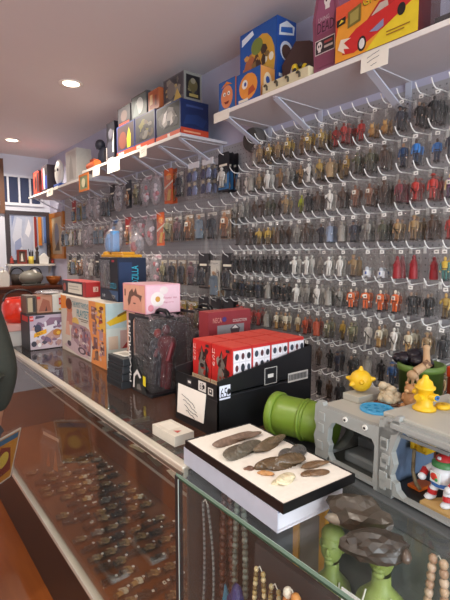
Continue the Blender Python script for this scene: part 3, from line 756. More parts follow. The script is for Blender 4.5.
# loose toys further along
t = thing('toy_robot', 'white, black and red toy robot on shelf near the tall black box', 'toy', (1.495, 3.30, SM))
b = MB(); Wm = M('#e8e4e0', .4); Bm = M('#222024', .4); Om = M('#c8502c', .5)
b.box(-.03, -.06, .05, .03, .06, .15, Wm, .006); b.box(-.03, -.11, .02, .03, -.065, .13, Bm, .006); b.box(-.03, .065, .03, .03, .11, .14, Bm, .006); b.build('torso', t)
b = MB(); b.box(-.02, -.025, .15, .02, .025, .19, Om, .004); b.cyl((0, .0, .19), (0, .05, .235), .008, .004, Wm, 8); b.build('head', t)
for s in (-1, 1):
    b = MB(); b.box(-.03, s*.03-.022, 0, .03, s*.03+.022, .055, Bm if s > 0 else Wm, .005); b.build('leg', t)
carton('toy_box', 'small rusty red box leaning behind the white robot toy', 'toy box', (1.60, 3.24, SM), (.09, .16, .24), '#8a4030', None, {'l': [('r', .1, .5, .9, .9, '#a8503a'), ('r', .2, .6, .6, .8, '#3c2422')]})
t = thing('toy_vehicle', 'orange cylindrical toy vehicle lying at the shelf edge', 'toy', (1.405, 3.47, SM))
b = MB(); b.cyl((0, -.09, .03), (0, .09, .03), .03, .024, M('#d4622c', .4), 16); b.cyl((0, .09, .03), (0, .11, .03), .024, .008, M('#a84820', .4), 16); b.build('hull', t)
b = MB(); b.box(-.012, -.04, .045, .012, .04, .075, M('#8a3a22', .4), .004); b.build('cabin', t)
t = thing('bird_statue', 'dark navy hunched bird statue on the middle shelf', 'statue', (1.505, 3.53, SM))
b = MB(); Nv = M('#2a2e3c', .5)
b.ball((.02, 0, .10), (.05, .07, .10), Nv, 12, 8); b.ball((0, .03, .215), (.04, .045, .042), Nv, 10, 7); b.cyl((0, .06, .22), (0, .105, .195), .02, .003, Nv, 8); b.box(-.05, -.07, 0, .07, .07, .012, M('#b8aa98'), .004); b.build('body', t)
carton('toy_box', 'tall white box with a grey figure beside the bird statue', 'toy box', (1.46, 3.93, SF), (.13, .26, .27), '#d2cfc8', {'f': '#b8b4ac'}, {'l': [('r', .06, .06, .94, .94, '#c4c0b8'), ('p', [(.3, .1), (.7, .1), (.6, .6), (.5, .85), (.36, .6)], '#a8a49c')]})
t = thing('white_mask', 'round white mask standing on the far shelf', 'mask', (1.44, 4.38, SF))
b = MB(); b.ball((0, 0, .15), (.03, .10, .12), M('#e6e2dc', .4), 14, 9)
b.build('face_plate', t)
b = MB()
for s in (-1, 1): b.ball((-.027, s*.035, .17), (.006, .02, .014), M('#35323a'), 8, 5)
b.build('eye_openings', t)
b = MB(); b.box(-.03, -.09, 0, .03, .09, .045, M('#2a4ca0', .5), .006); b.build('blue_stand', t)
carton('toy_box', 'red and black toy box at the far end of the far shelf', 'toy box', (1.45, 4.93, SF), (.14, .2, .23), '#8a342a', None, {'l': [('r', .08, .1, .6, .9, '#b04a38'), ('e', .4, .5, .18, .3, '#3a1c1a'), ('r', .65, .1, .95, .9, '#2c2026')]}, 0, 'far shelf toy boxes')
carton('toy_box', 'striped blue and red toy box beside the white mask', 'toy box', (1.45, 4.66, SF), (.13, .2, .25), '#3a2c34', None, {'l': [('r', .1, .1, .3, .9, '#a83838'), ('r', .35, .1, .55, .9, '#d0ccd0'), ('r', .6, .1, .9, .6, '#34489a'), ('r', .6, .65, .9, .9, '#1e1c20')]}, 0, 'far shelf toy boxes')
t = thing('toy_car', 'small blue toy car with red top on the far shelf end', 'toy', (1.44, 5.12, SF))
b = MB(); b.box(-.03, -.06, .012, .03, .06, .04, M('#2f3c66', .4), .006); b.box(-.022, -.03, .04, .022, .03, .065, M('#a03a3a', .4), .006); b.build('car_body', t)
for s in (-1, 1):
    for q in (-1, 1):
        b = MB(); b.cyl((s*.025, q*.04, .014), (s*.033, q*.04, .014), .014, .014, M('#18181a'), 12); b.build('wheel', t)
# picture card hanging under the shelf
t = thing('framed_card', 'small orange-edged picture card hanging tilted below the middle shelf edge', 'card', (1.352, 3.53, 2.235))
b = MB(); b.plate([(-.10, -.135), (.10, -.135), (.10, 0), (-.10, 0)], [[(-.08, -.118), (.08, -.118), (.08, -.017), (-.08, -.017)]], .006, M('#c8702c', .5), (0, 0, 0), (0, -1, 0), (0, 0, 1)); b.build('frame', t)
b = MB(); b.box(-.004, -.082, -.12, -.001, .082, -.015, M('#7d8a64', .5)); b.art((-.004, .08, -.118), (0, -.16, 0), (0, 0, .10), (-1, 0, 0), [('e', .45, .5, .25, .35, '#d8cfa8'), ('p', [(.6, .1), (.9, .1), (.8, .6)], '#47502f')]); b.build('picture', t)
b = MB(); b.cyl((0, 0, 0), (0, 0, .034), .001, .001, M('#c8c4bc'), 6); b.build('cord', t)
# dark round speakers on the wall under the shelf ends
for (y, z, lab) in ((1.87, 2.215, 'dark round wall speaker below the small blue boxes'),):
    t = thing('round_speaker', lab, 'speaker', (WX, y, z), 0)
    b = MB(); b.lathe([(.058, 0), (.066, -.02), (.066, -.05), (.058, -.07)], M('#6a6360', .6), axis='x', seg=24); b.build('housing', t)
    b = MB(); b.lathe([(.0005, -.088), (.03, -.084), (.048, -.076), (.058, -.07)], M('#4a4642', .8, bump=.4, scale=200), axis='x', seg=24); b.build('grille', t)
# ================================================================ LONG GLASS COUNTER
CT = 1.08
AX, AB = .577, 1.09          # front and back of the counter
A0, A1 = .90, 3.35           # near and far ends
ALU = M('#d6d0c0', .3, .35, var=.04); DKB = M('#33221a', .45, var=.12, scale=14); BRN = M('#74401c', .55, var=.15, scale=9)
t = thing('glass_counter', 'long glass display counter with silvery top rail and brown inside', 'display counter', (AX, A0, 0))
def P(b, name, par=None): return b.build(name, par or t, (-AX, -A0, 0))
b = MB(); b.box(AX-.008, A0, 0, AB, A1, .318, DKB); P(b, 'base_cabinet')
b = MB(); b.box(AX-.012, A0, .318, AX+.018, A1, .342, ALU, .003); P(b, 'sill_rail')
b = MB(); b.box(AX, A0, .342, AX+.006, A1, 1.058, GLASS); P(b, 'front_glass')
b = MB(); b.box(AX-.006, A0, 1.050, AX+.020, A1, CT, ALU, .004); b.box(AX-.009, A0, 1.058, AX-.005, A1, 1.066, M('#8f8a80', .3, .8)); P(b, 'top_rail')
b = MB(); b.box(AX+.020, A0, 1.072, AB, A1, CT-.0005, GLASST); P(b, 'top_glass')
b = MB(); b.box(AX+.019, A0, .318, AB-.02, A1, .375, BRN); P(b, 'deck')
b = MB(); b.box(AB-.022, A0, .375, AB, A1, 1.07, M('#7a3e16', .5, var=.12, scale=8)); P(b, 'back_panel')
b = MB(); b.box(AX+.01, A1-.02, .375, AB, A1, 1.07, DKB); P(b, 'end_panel')
b = MB(); b.box(AX+.01, A0, .375, AB, A0+.008, 1.07, M('#26282a', .4)); P(b, 'end_panel')
b = MB(); b.box(.80, A0+.02, .780, AB-.03, A1-.05, .786, GLASST); b.box(.796, A0+.02, .778, .80, A1-.05, .788, M('#b8b2a6', .3, .6)); P(b, 'glass_shelf')
for y in (1.2, 2.0, 2.8):
    b = MB(); b.box(.82, y-.006, .757, AB-.022, y+.006, .778, ALU); P(b, 'shelf_bracket')

# packs lying in rows on the deck
nums = 0
flat = [c for c in 'DDTTTSDdTDTTDTDC']
for rr_ in range(6):
    for i in range(22):
        if R.random() < .08: continue
        y = .98+.076*i+R.uniform(-.008, .008); x = .672+.069*rr_+R.uniform(-.006, .006)
        k = R.randrange(3); d = FIG[R.choice(flat)]
        p = link('flat_pack', PACK[k], None, (x, y, .3765), 0)
        p.rotation_euler = (0, PI/2, R.uniform(-.25, .25)); p.scale = (.8, .8, .62)
        p.location.z = .3775
        tag(p, f'clear pack of {d[0]} on deck, {ORD[rr_+1]} row from glass, {ORD[i+1]} from near end', 'packaged figure', 'packs lying inside the counter')
        link('action_figure', figure_mesh(*d[1:7], d[7][0], 0), p, (-.0105, 0, -.108), R.uniform(-.2, .2))
        so = link('price_sticker', STICK, p, (-.0225, R.uniform(-.012, .012), -.022+R.uniform(-.008, .01)), 0)
        so.scale = (1, .8, 1)
# packs on the inner glass shelf
for i, (y, c, ln) in enumerate([(1.10, '#c8b090', .12), (1.24, '#b8402c', .10), (1.37, '#d8cdb8', .10), (1.52, '#6c5a48', .12), (1.68, '#a89878', .11), (1.84, '#5c5450', .13), (2.02, '#8a8078', .12), (2.2, '#3c3836', .14)]):
    t2 = thing('carded_figure', ('tan', 'red and white', 'cream', 'brown', 'sandy', 'dark grey', 'pale grey', 'blackish')[i]+' carded pack lying on the glass shelf inside the counter', 'packaged figure', (.90, y, .7865), R.uniform(-.2, .2), 'packs on the inner glass shelf')
    b = MB(); b.box(-.075, -ln/2+.005, 0, .075, ln/2-.005, .0015, M(c, .5)); b.art((-.075, -ln/2+.005, .0015), (.15, 0, 0), (0, ln-.01, 0), (0, 0, 1), [('r', .1, .55, .5, .9, '#e8e0d0'), ('r', .6, .1, .9, .5, '#a03028')]); b.build('backing_card', t2)
    b = MB(); b.box(-.05, -ln/2+.02, .0015, .05, ln/2-.02, .022, PVC, .005); b.build('bubble', t2)
# upright clear pack inside the far end
t2 = thing('carded_figure', 'upright clear pack standing on the deck at the far end inside the counter', 'packaged figure', (.73, 2.52, .3755), .2)
b = MB(); b.box(0, -.11, 0, .002, .11, .24, PVC); b.art((0, .11, 0), (0, -.22, 0), (0, 0, .24), (-1, 0, 0), [('r', .1, .84, .9, .92, '#c8a890'), ('p', [(.2, .1), (.4, .1), (.34, .5)], '#a86a40'), ('p', [(.55, .1), (.8, .1), (.7, .6)], '#b87a50')]); b.build('backing_card', t2)
b = MB(); b.box(-.03, -.09, .01, 0, .09, .18, PVC, .008); b.build('bubble', t2)
# white sneaker-like shoe is the shopper's; small white carton on the counter
t2 = thing('small_carton', 'small pale grey carton with red spot lying at the near end of the counter', 'carton', (.648, 1.072, CT), .02)
b = MB(); b.box(-.032, -.06, 0, .032, .06, .03, M('#cfc9ba', .6), .001); b.build('carton_body', t2)
b = MB(); b.art((-.032, .06, .03), (0, -.12, 0), (.064, 0, 0), (0, 0, 1), [('r', .1, .2, .6, .8, '#dcd6c8'), ('p', [(.68, .3), (.86, .3), (.8, .6)], '#b8483c')]); b.build('label_print', t2)

# ---------------------------------------------------------------- goods on the counter
Z = CT
# low tub with the red bucket
t = thing('storage_tub', 'frosted clear tub with pinkish lid on the far end of the counter', 'tub', (.668, 2.845, Z))
b = MB(); b.plate([(-.09, -.10), (.09, -.10), (.095, .10), (-.095, .10)], [], .085, clear('frosted_tub', (.85, .84, .82), .35, .55, (.82, .80, .76)), (0, 0, 0)); b.build('tub_body', t)
b = MB(); b.box(-.098, -.105, .085, .098, .105, .128, M('#d9a39a', .4), .006); b.build('lid', t)
b = MB()
for k in range(40): b.ball((R.uniform(-.07, .07), R.uniform(-.085, -.04), R.uniform(.012, .07)), (.012, .012, .009), M(('#e8e4da', '#d0ccc0', '#f2efe8')[k % 3], .4), 6, 4)
o = b.build('white_beads', t); o['kind'] = 'stuff'
t = thing('red_bucket', 'glossy red round plastic bucket with black handle on the frosted tub', 'bucket', (.672, 2.835, Z+.1285))
b = MB(); b.lathe([(.0005, 0), (.075, .0), (.092, .03), (.098, .07), (.095, .105), (.078, .138), (.07, .142), (.066, .138), (.08, .10), (.07, .01), (.0005, .006)], M('#d8301c', .3, coat=.4), seg=28)
b.build('bucket_body', t)
b = MB(); b.tube([(-.0, -.088*math.cos(a), .125+.062*math.sin(a)) for a in [PI*k/12 for k in range(13)]], .006, M('#1a1818', .4), 8); o = b.build('handle', t); o.rotation_euler = (0, 0, PI/2)

SPACE = [('r', .02, .02, .98, .98, '#d9d2da'), ('p', [(.02, .55), (.98, .75), (.98, .98), (.02, .98)], '#b8a8b8'), ('p', [(.02, .02), (.98, .02), (.98, .2), (.5, .34), (.02, .22)], '#c8b8c0'), ('p', [(.35, .12), (.9, .3), (.98, .52), (.7, .54), (.4, .34)], '#b89088'),
         ('p', [(.3, .62), (.62, .9), (.98, .88), (.98, .74), (.6, .68)], '#8a6a80'), *busy(12, 34, ['#8a6a80', '#b89088', '#4c4858', '#d8d2da', '#77607a', '#c8a8a0', '#3a3844'], (.04, .06, .96, .8), .12), ('e', .25, .6, .10, .13, '#3a3c50'), ('e', .82, .46, .13, .1, '#b8742c'), ('e', .86, .44, .06, .05, '#e0b040'), ('p', [(.12, .36), (.5, .46), (.5, .58), (.14, .48)], '#e8a81c'), ('t', 'SET', .2, .43, .2, .06, '#3a2c14'), ('e', .12, .18, .08, .08, '#3c3a48'),
         ('e', .28, .14, .05, .06, '#f0ece8'), ('r', .02, .83, .13, .97, '#d02a22'), ('t', 'LEGO', .03, .87, .09, .06, '#ffffff'), ('p', [(.18, .88), (.46, .92), (.46, .96), (.2, .97)], '#4a4458')]
carton('brick_set_box', 'black-edged toy brick set box with spaceship picture at the big box', 'toy box', (.738, 2.64, Z), (.18, .17, .195), '#1c1a1e', {'t': '#2a2830'}, {'f': SPACE, 'l': [('r', .1, .05, .5, .95, '#2c2a34'), ('r', .2, .8, .9, .95, '#b82a24')]})
carton('brick_set_box', 'narrow dark and cream box on top of the spaceship set', 'toy box', (.678, 2.66, Z+.197), (.05, .12, .098), '#5a4a3c', None, {'f': [('r', .1, .1, .6, .9, '#b8a888'), ('r', .66, .1, .9, .9, '#2c2622')]}, 0, 'small boxes on the spaceship set')
carton('brick_set_box', 'small red-brown picture box on top of the spaceship set', 'toy box', (.748, 2.66, Z+.197), (.085, .12, .095), '#9a6a50', None, {'f': [('r', .04, .04, .96, .96, '#b8846a'), ('p', [(.1, .1), (.9, .1), (.8, .7), (.4, .85)], '#9c5a44'), ('r', .02, .82, .24, .97, '#c83024'), ('p', [(.5, .1), (.65, .1), (.6, .4)], '#4c2c24')]}, 0, 'small boxes on the spaceship set')
carton('brick_set_box', 'small white box with red square logo on top of the spaceship set', 'toy box', (.835, 2.665, Z+.197), (.085, .12, .098), '#d8d2c6', None, {'f': [('r', .42, .42, .82, .82, '#d02a22'), ('t', 'LEGO', .46, .54, .32, .16, '#ffffff'), ('r', .4, .1, .86, .2, '#d8a83c')]}, 0, 'small boxes on the spaceship set')
t = thing('plastic_bag', 'crumpled clear bag lying on the small boxes', 'bag', (.80, 2.665, Z+.297))
b = MB(); b.ball((0, 0, .012), (.09, .055, .012), BAG, 12, 7, .08, R); b.build('bag_film', t)
b = MB(); b.ball((.0, 0, .008), (.05, .035, .005), M('#d8d6d2', .5), 10, 5, .05, R); b.build('white_card', t)

# big doll playset box
BIG = [('r', 0, 0, 1, 1, '#d9cdb8'), ('r', .0, .0, .70, 1, '#d2cabb'), ('p', [(.0, .75), (.16, .78), (.14, 1), (0, 1)], '#e88a34'), ('e', .22, .78, .07, .10, '#c87a58'), ('e', .21, .87, .08, .10, '#6a3420'), ('p', [(.13, .5), (.32, .5), (.28, .72), (.16, .72)], '#c8806c'), ('p', [(.1, .3), (.22, .3), (.2, .55), (.13, .55)], '#d8a890'),
       ('e', .36, .58, .08, .08, '#e0b858'), ('p', [(.26, .12), (.68, .10), (.72, .46), (.6, .55), (.3, .56), (.24, .4)], '#a88890'), ('r', .30, .3, .38, .5, '#8a6a7a'), ('r', .42, .22, .5, .48, '#c0a0a0'), ('r', .54, .18, .60, .46, '#7a5a70'), ('r', .63, .16, .68, .40, '#b06a64'), *busy(3, 46, ['#8a6a7a', '#c8b0b4', '#6c5060', '#b88a80', '#d8c8c0', '#7a5a50', '#a89098', '#c07060'], (.24, .05, .70, .55), .06), ('p', [(.06, .1), (.4, .02), (.68, .04), (.3, .26)], '#c8b0b4'), ('e', .5, .12, .09, .06, '#5a4450'), ('e', .5, .12, .05, .035, '#c8b0b4'), ('e', .2, .16, .05, .05, '#4c3c48'),
       ('t', 'THE MOST FAMOUS', .31, .84, .36, .095, '#2f8898'), ('t', 'PLAYSET', .41, .69, .27, .125, '#2890a0'), ('r', .45, .65, .66, .665, '#7a6c5c'), ('r', .5, .62, .64, .632, '#7a6c5c'),
       ('p', [(.70, 0), (1, 0), (1, 1), (.68, 1), (.67, .6), (.74, .3)], '#e8924c'), ('p', [(.84, .6), (1, .55), (1, 1), (.82, 1)], '#ecb43c'), ('r', .73, .72, .81, .92, '#8a5a48'), ('r', .75, .48, .82, .68, '#9c7068'), ('r', .76, .26, .84, .44, '#7a5458'), ('r', .78, .08, .85, .22, '#8a6450'), ('p', [(.87, .66), (.95, .7), (.93, .86), (.88, .76)], '#a8402c'), ('r', .88, .42, .95, .58, '#b08a90'), ('r', .89, .2, .97, .36, '#a07878'), ('e', .93, .92, .04, .03, '#7a3420'), *busy(6, 40, ['#8a5a48', '#b08a90', '#6c4a4c', '#c8a0a0', '#5c3a34', '#d8b8a0'], (.73, .06, .98, .92), .045)]
carton('playset_box', 'big orange and cream doll playset box with teal lettering on the counter', 'toy box', (.905, 2.215, Z), (.185, .61, .302), '#d8c8b0', {'t': '#e2d8c8'},
       {'l': BIG, 'f': [('r', 0, 0, 1, 1, '#cfd8d0'), ('r', 0, .62, 1, 1, '#b8d0d0'), ('p', [(0, .72), (.9, .98), (1, .9), (1, .8), (.1, .66)], '#e8c030'), ('p', [(.3, .82), (.7, .92), (.7, .88), (.3, .78)], '#8a6a20'), ('r', .36, .3, .86, .58, '#c8a8a0'), ('p', [(.4, .3), (.8, .3), (.7, .5)], '#a03a3a'), ('p', [(.1, .05), (.9, .05), (.8, .26), (.2, .2)], '#b88a78'), ('r', .05, .3, .3, .5, '#d8c0a8')]})
carton('game_box', 'flat dark and red box with white label lying on the big playset box', 'toy box', (.905, 2.425, Z+.304), (.105, .36, .075), '#2c2224', {'f': '#b02c2c', 't': '#c8403c'},
       {'l': [('r', .0, .0, .2, 1, '#2a2426'), ('e', .1, .5, .06, .3, '#a8422c'), ('r', .26, .14, .84, .86, '#d9d4c4'), ('r', .3, .6, .7, .66, '#a8a498'), ('r', .3, .4, .74, .46, '#a8a498'), ('r', .88, 0, 1, 1, '#a82c2c')], 'f': [('r', .36, .35, .62, .7, '#e0b8a8'), ('t', '3', .42, .4, .14, .25, '#8a2020')]})
# monster box with a window
GZ = Z+.3025
t = thing('monster_box', 'tall black and navy window box with cyan vertical lettering on playset box', 'toy box', (.955, 2.03, GZ), 0)
b = carton_mb((.145, .205, .205), '#15151c', {'l': '#14141a', 'f': '#1a2842', 't': '#1c1c22'},
  {'l': [('r', 0, .0, 1, .26, '#1b2436'), ('r', .62, .26, 1, 1, '#10121a'), ('p', [(.5, .25), (1, .0), (1, .25)], '#2a4a70'), ('t', 'GODZILLA', .58, .30, .34, .13, '#38a8c8'), ('t', '1/8', .14, .08, .14, .07, '#c8d0d8'), ('t', 'TOY', .66, .07, .2, .08, '#b8b0a0'), ('r', .7, .9, .84, .95, '#a02a34')],
   'f': [('r', .0, .0, 1, 1, '#18243c'), ('r', .05, .0, .5, .9, '#22385c'), ('tv', 'GODZILLA', .48, .20, .24, .62, '#3cc0dc')]})
b.build('printed_body', t)
b = MB(); b.box(-.076, -.02, .06, -.0735, .09, .195, PVC); b.build('window', t)
b = MB(); b.cyl((-.074, .03, .064), (-.074, .03, .15), .003, .003, M('#5c5a58'), 6); b.ball((-.0745, .04, .11), (.002, .02, .035), M('#6a6866', .6), 8, 6); b.ball((-.0745, .036, .16), (.002, .014, .016), M('#7a7674', .6), 8, 6); b.build('monster_figure', t)
t = thing('toy_raft', 'orange-yellow toy base lying across the top of the black and navy box', 'toy', (.96, 2.06, GZ+.2068), 0)
b = MB(); OY = M('#d89a20', .45); b.box(-.05, -.13, 0, .05, .12, .014, OY, .004); b.box(-.04, -.10, .014, .03, .02, .026, OY, .004); b.ball((-.03, .09, .018), (.02, .025, .012), OY); b.build('base_body', t)
t = thing('plastic_bag', 'clear bag of light blue toy parts standing on the orange-yellow toy base', 'bag', (.955, 2.13, GZ+.2215), 0)
b = MB(); b.ball((0, 0, .06), (.04, .07, .062), BAG, 14, 9, .08, R); b.build('bag_film', t)
b = MB(); LB = M('#5c9fd8', .4); b.box(-.02, -.045, .012, .015, -.005, .115, LB, .006); b.box(-.022, .0, .012, .018, .05, .085, LB, .006); b.ball((-.01, .015, .085), (.018, .022, .02), LB); b.build('blue_parts', t)
t = thing('plastic_bag', 'clear bag of dark red and grey toys behind the orange-yellow toy base', 'bag', (1.0, 1.965, GZ+.2215), 0)
b = MB(); b.ball((0, 0, .05), (.035, .05, .05), BAG, 14, 9, .1, R); b.build('bag_film', t)
b = MB(); b.ball((-.01, .01, .035), (.015, .02, .025), M('#8c3038')); b.ball((.0, -.02, .05), (.015, .018, .02), M('#3c383c')); b.build('toy_parts', t)

# pink box on a carton behind the big blister packs
carton('plain_carton', 'dark brown carton under the pink flower box', 'carton', (.915, 1.675, Z), (.155, .15, .285), '#3a2c2a', None, {'l': [('r', .0, .0, .5, 1, '#c89a86')]})
carton('figure_box', 'pink box with peach face picture and white flower behind the clear cases', 'toy box', (.915, 1.675, Z+.287), (.16, .20, .115), '#e0909c', {'t': '#e8b8c0', 'f': '#eebac6'},
       {'l': [('r', .03, .03, .97, .97, '#e2a88e'), ('p', [(.2, .03), (.84, .03), (.86, .5), (.7, .72), (.45, .74), (.26, .5)], '#d89a84'), ('p', [(.22, .4), (.3, .7), (.44, .84), (.5, .7), (.6, .88), (.66, .66), (.86, .62), (.8, .4), (.72, .54), (.52, .6), (.4, .54), (.34, .3), (.26, .2)], '#6c4c40'), ('r', .48, .3, .58, .34, '#4a302a'), ('r', .08, .55, .14, .8, '#7a4a40')],
        'f': [('r', .03, .04, .97, .96, '#f2ccd6'), ('e', .34, .5, .2, .26, '#f6ece6'), ('e', .34, .5, .07, .1, '#d8a04c'), ('e', .52, .8, .12, .14, '#f0e2de'), ('t', 'flower tea', .5, .5, .4, .08, '#c86a80'), ('t', 'figure', .5, .34, .3, .07, '#c86a80'), ('e', .14, .2, .08, .12, '#e0909c')]})

# black storage stack
for k in range(4):
    t = thing('black_case', f'flat black plastic case, {("lowest", "second lowest", "second highest", "topmost")[k]} of the stack beside the playset box', 'case', (.775+.002*k, 1.655-.002*k, Z+.0305*k), 0, 'stacked flat black cases')
    b = MB(); m = M('#23262a', .5); b.box(-.045, -.07, 0, .045, .07, .0295, m, .003); b.build('case_body', t)
    b = MB(); b.box(-.0465, -.066, .012, -.044, .066, .016, M('#111214', .5)); b.build('seam', t)
t = thing('white_card', 'white card lying on the topmost black case', 'card', (.782, 1.655, Z+.1225), .1)
b = MB(); b.box(-.03, -.045, 0, .03, .045, .003, M('#d8d4c8', .6)); b.build('paper', t)
b = MB(); b.box(-.02, -.03, .003, .01, .02, .0035, M('#a8a498')); b.build('print', t)

# clear hard cases with carry handles
def hard_case(label, loc, rz, red):
    t = thing('clamshell_case', label, 'packaged figure', loc, rz, 'large clear carry cases')
    b = MB(); BK = M('#16161a', .4)
    # tapered clear dome: slightly narrower at the top
    bm = bmesh.new(); bmesh.ops.create_cube(bm, size=1)
    for v in bm.verts:
        tt = v.co.z+.5; v.co = Vector((v.co.x*(.19-.012*tt), v.co.y*(.16-.01*tt), .008+tt*.278))
    bmesh.ops.bevel(bm, geom=bm.edges[:], offset=.016, segments=3, affect='EDGES', profile=.5)
    b.bm(bm, clear('case_pvc', (.74, .72, .73), .12, .05, (.6, .58, .58), 1.7, 2.5)); b.build('clear_dome', t)
    b = MB(); b.box(-.102, -.088, 0, .102, .088, .01, BK, .003); b.build('base', t)
    b = MB()   # black spine card along the far front edge, with a curved foot
    b.plate([(.086, 0), (.040, 0), (.046, .05), (.056, .10), (.056, .27), (.04, .285), (-.07, .290), (-.07, .298), (.086, .298)], [], .004, BK, (-.1005, 0, 0), (0, 1, 0), (0, 0, 1))
    b.plate([(.05, .005), (-.055, .005), (-.02, .045), (.02, .10), (.05, .13)], [], .003, M('#2b2d2c', .4), (-.1035, 0, 0), (0, 1, 0), (0, 0, 1))
    b.art((-.1047, .0865, 0), (0, -.030, 0), (0, 0, .298), (-1, 0, 0), [('tv', 'MAXIMUM', .10, .10, .66, .74, '#e9e6e2'), ('tv', 'MAXIMUM', .13, .103, .66, .74, '#e9e6e2'), ('r', .2, .88, .8, .91, '#c8c4c0')])
    b.art((-.1045, .06, 0), (0, -.13, 0), (0, 0, .13), (-1, 0, 0), [('p', [(.06, .1), (.12, .5), (.35, .7), (.6, .5), (.5, .45), (.35, .56), (.2, .45), (.16, .12)], '#d8d4d0'), ('p', [(.7, .3), (.86, .28), (.86, .56), (.7, .58)], '#e0cc20'), ('p', [(.3, .1), (.6, .12), (.5, .3), (.32, .24)], '#6c6a66')])
    b.build('spine_card', t)
    b = MB()
    b.tube([(0, .05, .285), (0, .036, .302), (0, .022, .308), (0, -.022, .308), (0, -.036, .302), (0, -.05, .285)], .009, BK, 8); b.box(-.02, -.055, .284, .02, .055, .292, BK, .003); b.build('carry_handle', t)
    Rm = M('#6c2028' if red else '#4a3a40', .35); Dm = M('#2a2a34', .35)
    for (yy, s, m2, lab) in ((.035, 1.0, Dm, 'dark_figure'), (-.03, 1.1, Rm, 'red_figure')):
        b = MB()
        for sd in (-1, 1): b.cyl((-.01, yy+sd*.016*s, .012), (0, yy+sd*.014*s, .10*s), .011*s, .014*s, m2, 9)
        b.lathe([(.018*s, .095*s), (.02*s, .12*s), (.033*s, .165*s), (.028*s, .185*s), (.01*s, .195*s)], m2, (0, yy, 0), 12, 1.2)
        for sd in (-1, 1): b.cyl((0, yy+sd*.036*s, .175*s), (-.025, yy+sd*.042*s, .115*s), .011*s, .009*s, m2, 8)
        b.ball((-.002, yy, .213*s), (.017*s, .016*s, .02*s), M('#a0342c' if m2 is Dm and red else '#5a2228', .4), 10, 7)
        b.build(lab, t)
    b = MB(); b.box(.06, -.07, .012, .066, .07, .26, M('#3a2026' if red else '#2c2a2e', .5)); b.build('backdrop_card', t)
    return t
hard_case('big clear carry case with red figures and vertical white lettering, nearer one', (.870, 1.505, Z), 0, True)
hard_case('big clear carry case with dark figure behind the red-figure one', (1.102, 1.545, Z), -.05, False)

# black counter display tray of red boxes
t = thing('display_tray', 'black sloped card tray of red boxes with a handwritten note taped on', 'display tray', (.915, 1.09, Z), 0)
KB = M('#131316', .4); X0, X1 = -.175, .215; Y0_, Y1_ = -.11, .115
side = [(X0, 0), (X1, 0), (X1, .225), (X0, .167)]
for yy in (Y0_+.004, Y1_):
    b = MB(); b.plate(side, [], .004, KB, (0, yy, 0), (1, 0, 0), (0, 0, 1))
    if yy < 0:
        b.art((X0, Y0_, 0), (.39, 0, 0), (0, 0, .225), (0, -1, 0), [('r', .015, .50, .115, .68, '#d8dcea'), ('t', '65', .025, .52, .06, .13, '#1a1a1c'), ('e', .10, .59, .016, .04, '#1a1a1c'),
              ('r', .455, .56, .59, .79, '#c8c6c0'), ('r', .461, .568, .584, .782, '#17171a'), ('r', .49, .65, .55, .70, '#d8d4cc'), ('r', .715, .51, .955, .645, '#dcd8d0'), ('r', .72, .535, .95, .625, '#b0aeaa')]
              + [('r', .73+.017*k, .54, .738+.017*k, .62, '#4a4a4c') for k in range(12)])
    b.build('side_wall', t)
b = MB(); b.box(X0, Y0_, 0, X0+.004, Y1_, .155, KB); b.art((X0, Y1_, 0), (0, -.225, 0), (0, 0, .165), (-1, 0, 0), [('r', .30, .76, .42, .88, '#3c3c40'), ('r', .33, .80, .40, .84, '#d8d4cc'), ('r', .58, .74, .75, .92, '#d4d0c8'), ('t', '65', .61, .77, .08, .12, '#1a1a1c'), ('e', .70, .83, .025, .04, '#1a1a1c'), ('r', .80, .73, .91, .86, '#c8c4bc'), ('r', .82, .75, .89, .84, '#2a2a2c'), ('r', .84, .79, .87, .82, '#d8d4cc')])
b.build('front_wall', t)
b = MB(); b.box(X0+.004, Y0_, .125, X1, Y1_, .129, M('#8c8a86', .6)); b.build('inner_floor', t)
b = MB(); b.box(X1-.004, Y0_, 0, X1, Y1_, .225, KB); b.build('back_wall', t)
b = MB(); b.box(X0-.0012, Y0_-.001, .118, X1, Y0_, .1205, M('#2a2a2e', .3)); b.box(X0-.001, Y0_, .108, X0, Y1_, .1105, M('#2a2a2e', .3)); b.build('fold_seam', t)
b = MB()
b.add([(X0-.0015, .095, .118), (X0-.0015, -.055, .118), (X0-.004, -.045, .028), (X0-.004, .10, .024)]+[(X0-.0005, .095, .118), (X0-.0005, -.055, .118), (X0-.003, -.045, .028), (X0-.003, .10, .024)], [(0, 1, 2, 3), (7, 6, 5, 4), (0, 4, 5, 1), (1, 5, 6, 2), (2, 6, 7, 3), (3, 7, 4, 0)], M('#efeadf', .8, var=.02))
nt_ = b.build('taped_note', t)
b = MB(); rr = random.Random(5)
for k in range(4):
    pts = [(X0-.0058+.0008*(k < 2), .07-.012*q-.008*k, .088-.014*k-.0035*q+rr.uniform(-.004, .004)) for q in range(7 if k < 3 else 5)]
    b.tube(pts, .0008, M('#3a3c44', .7), 4)
b.build('handwriting', nt_)

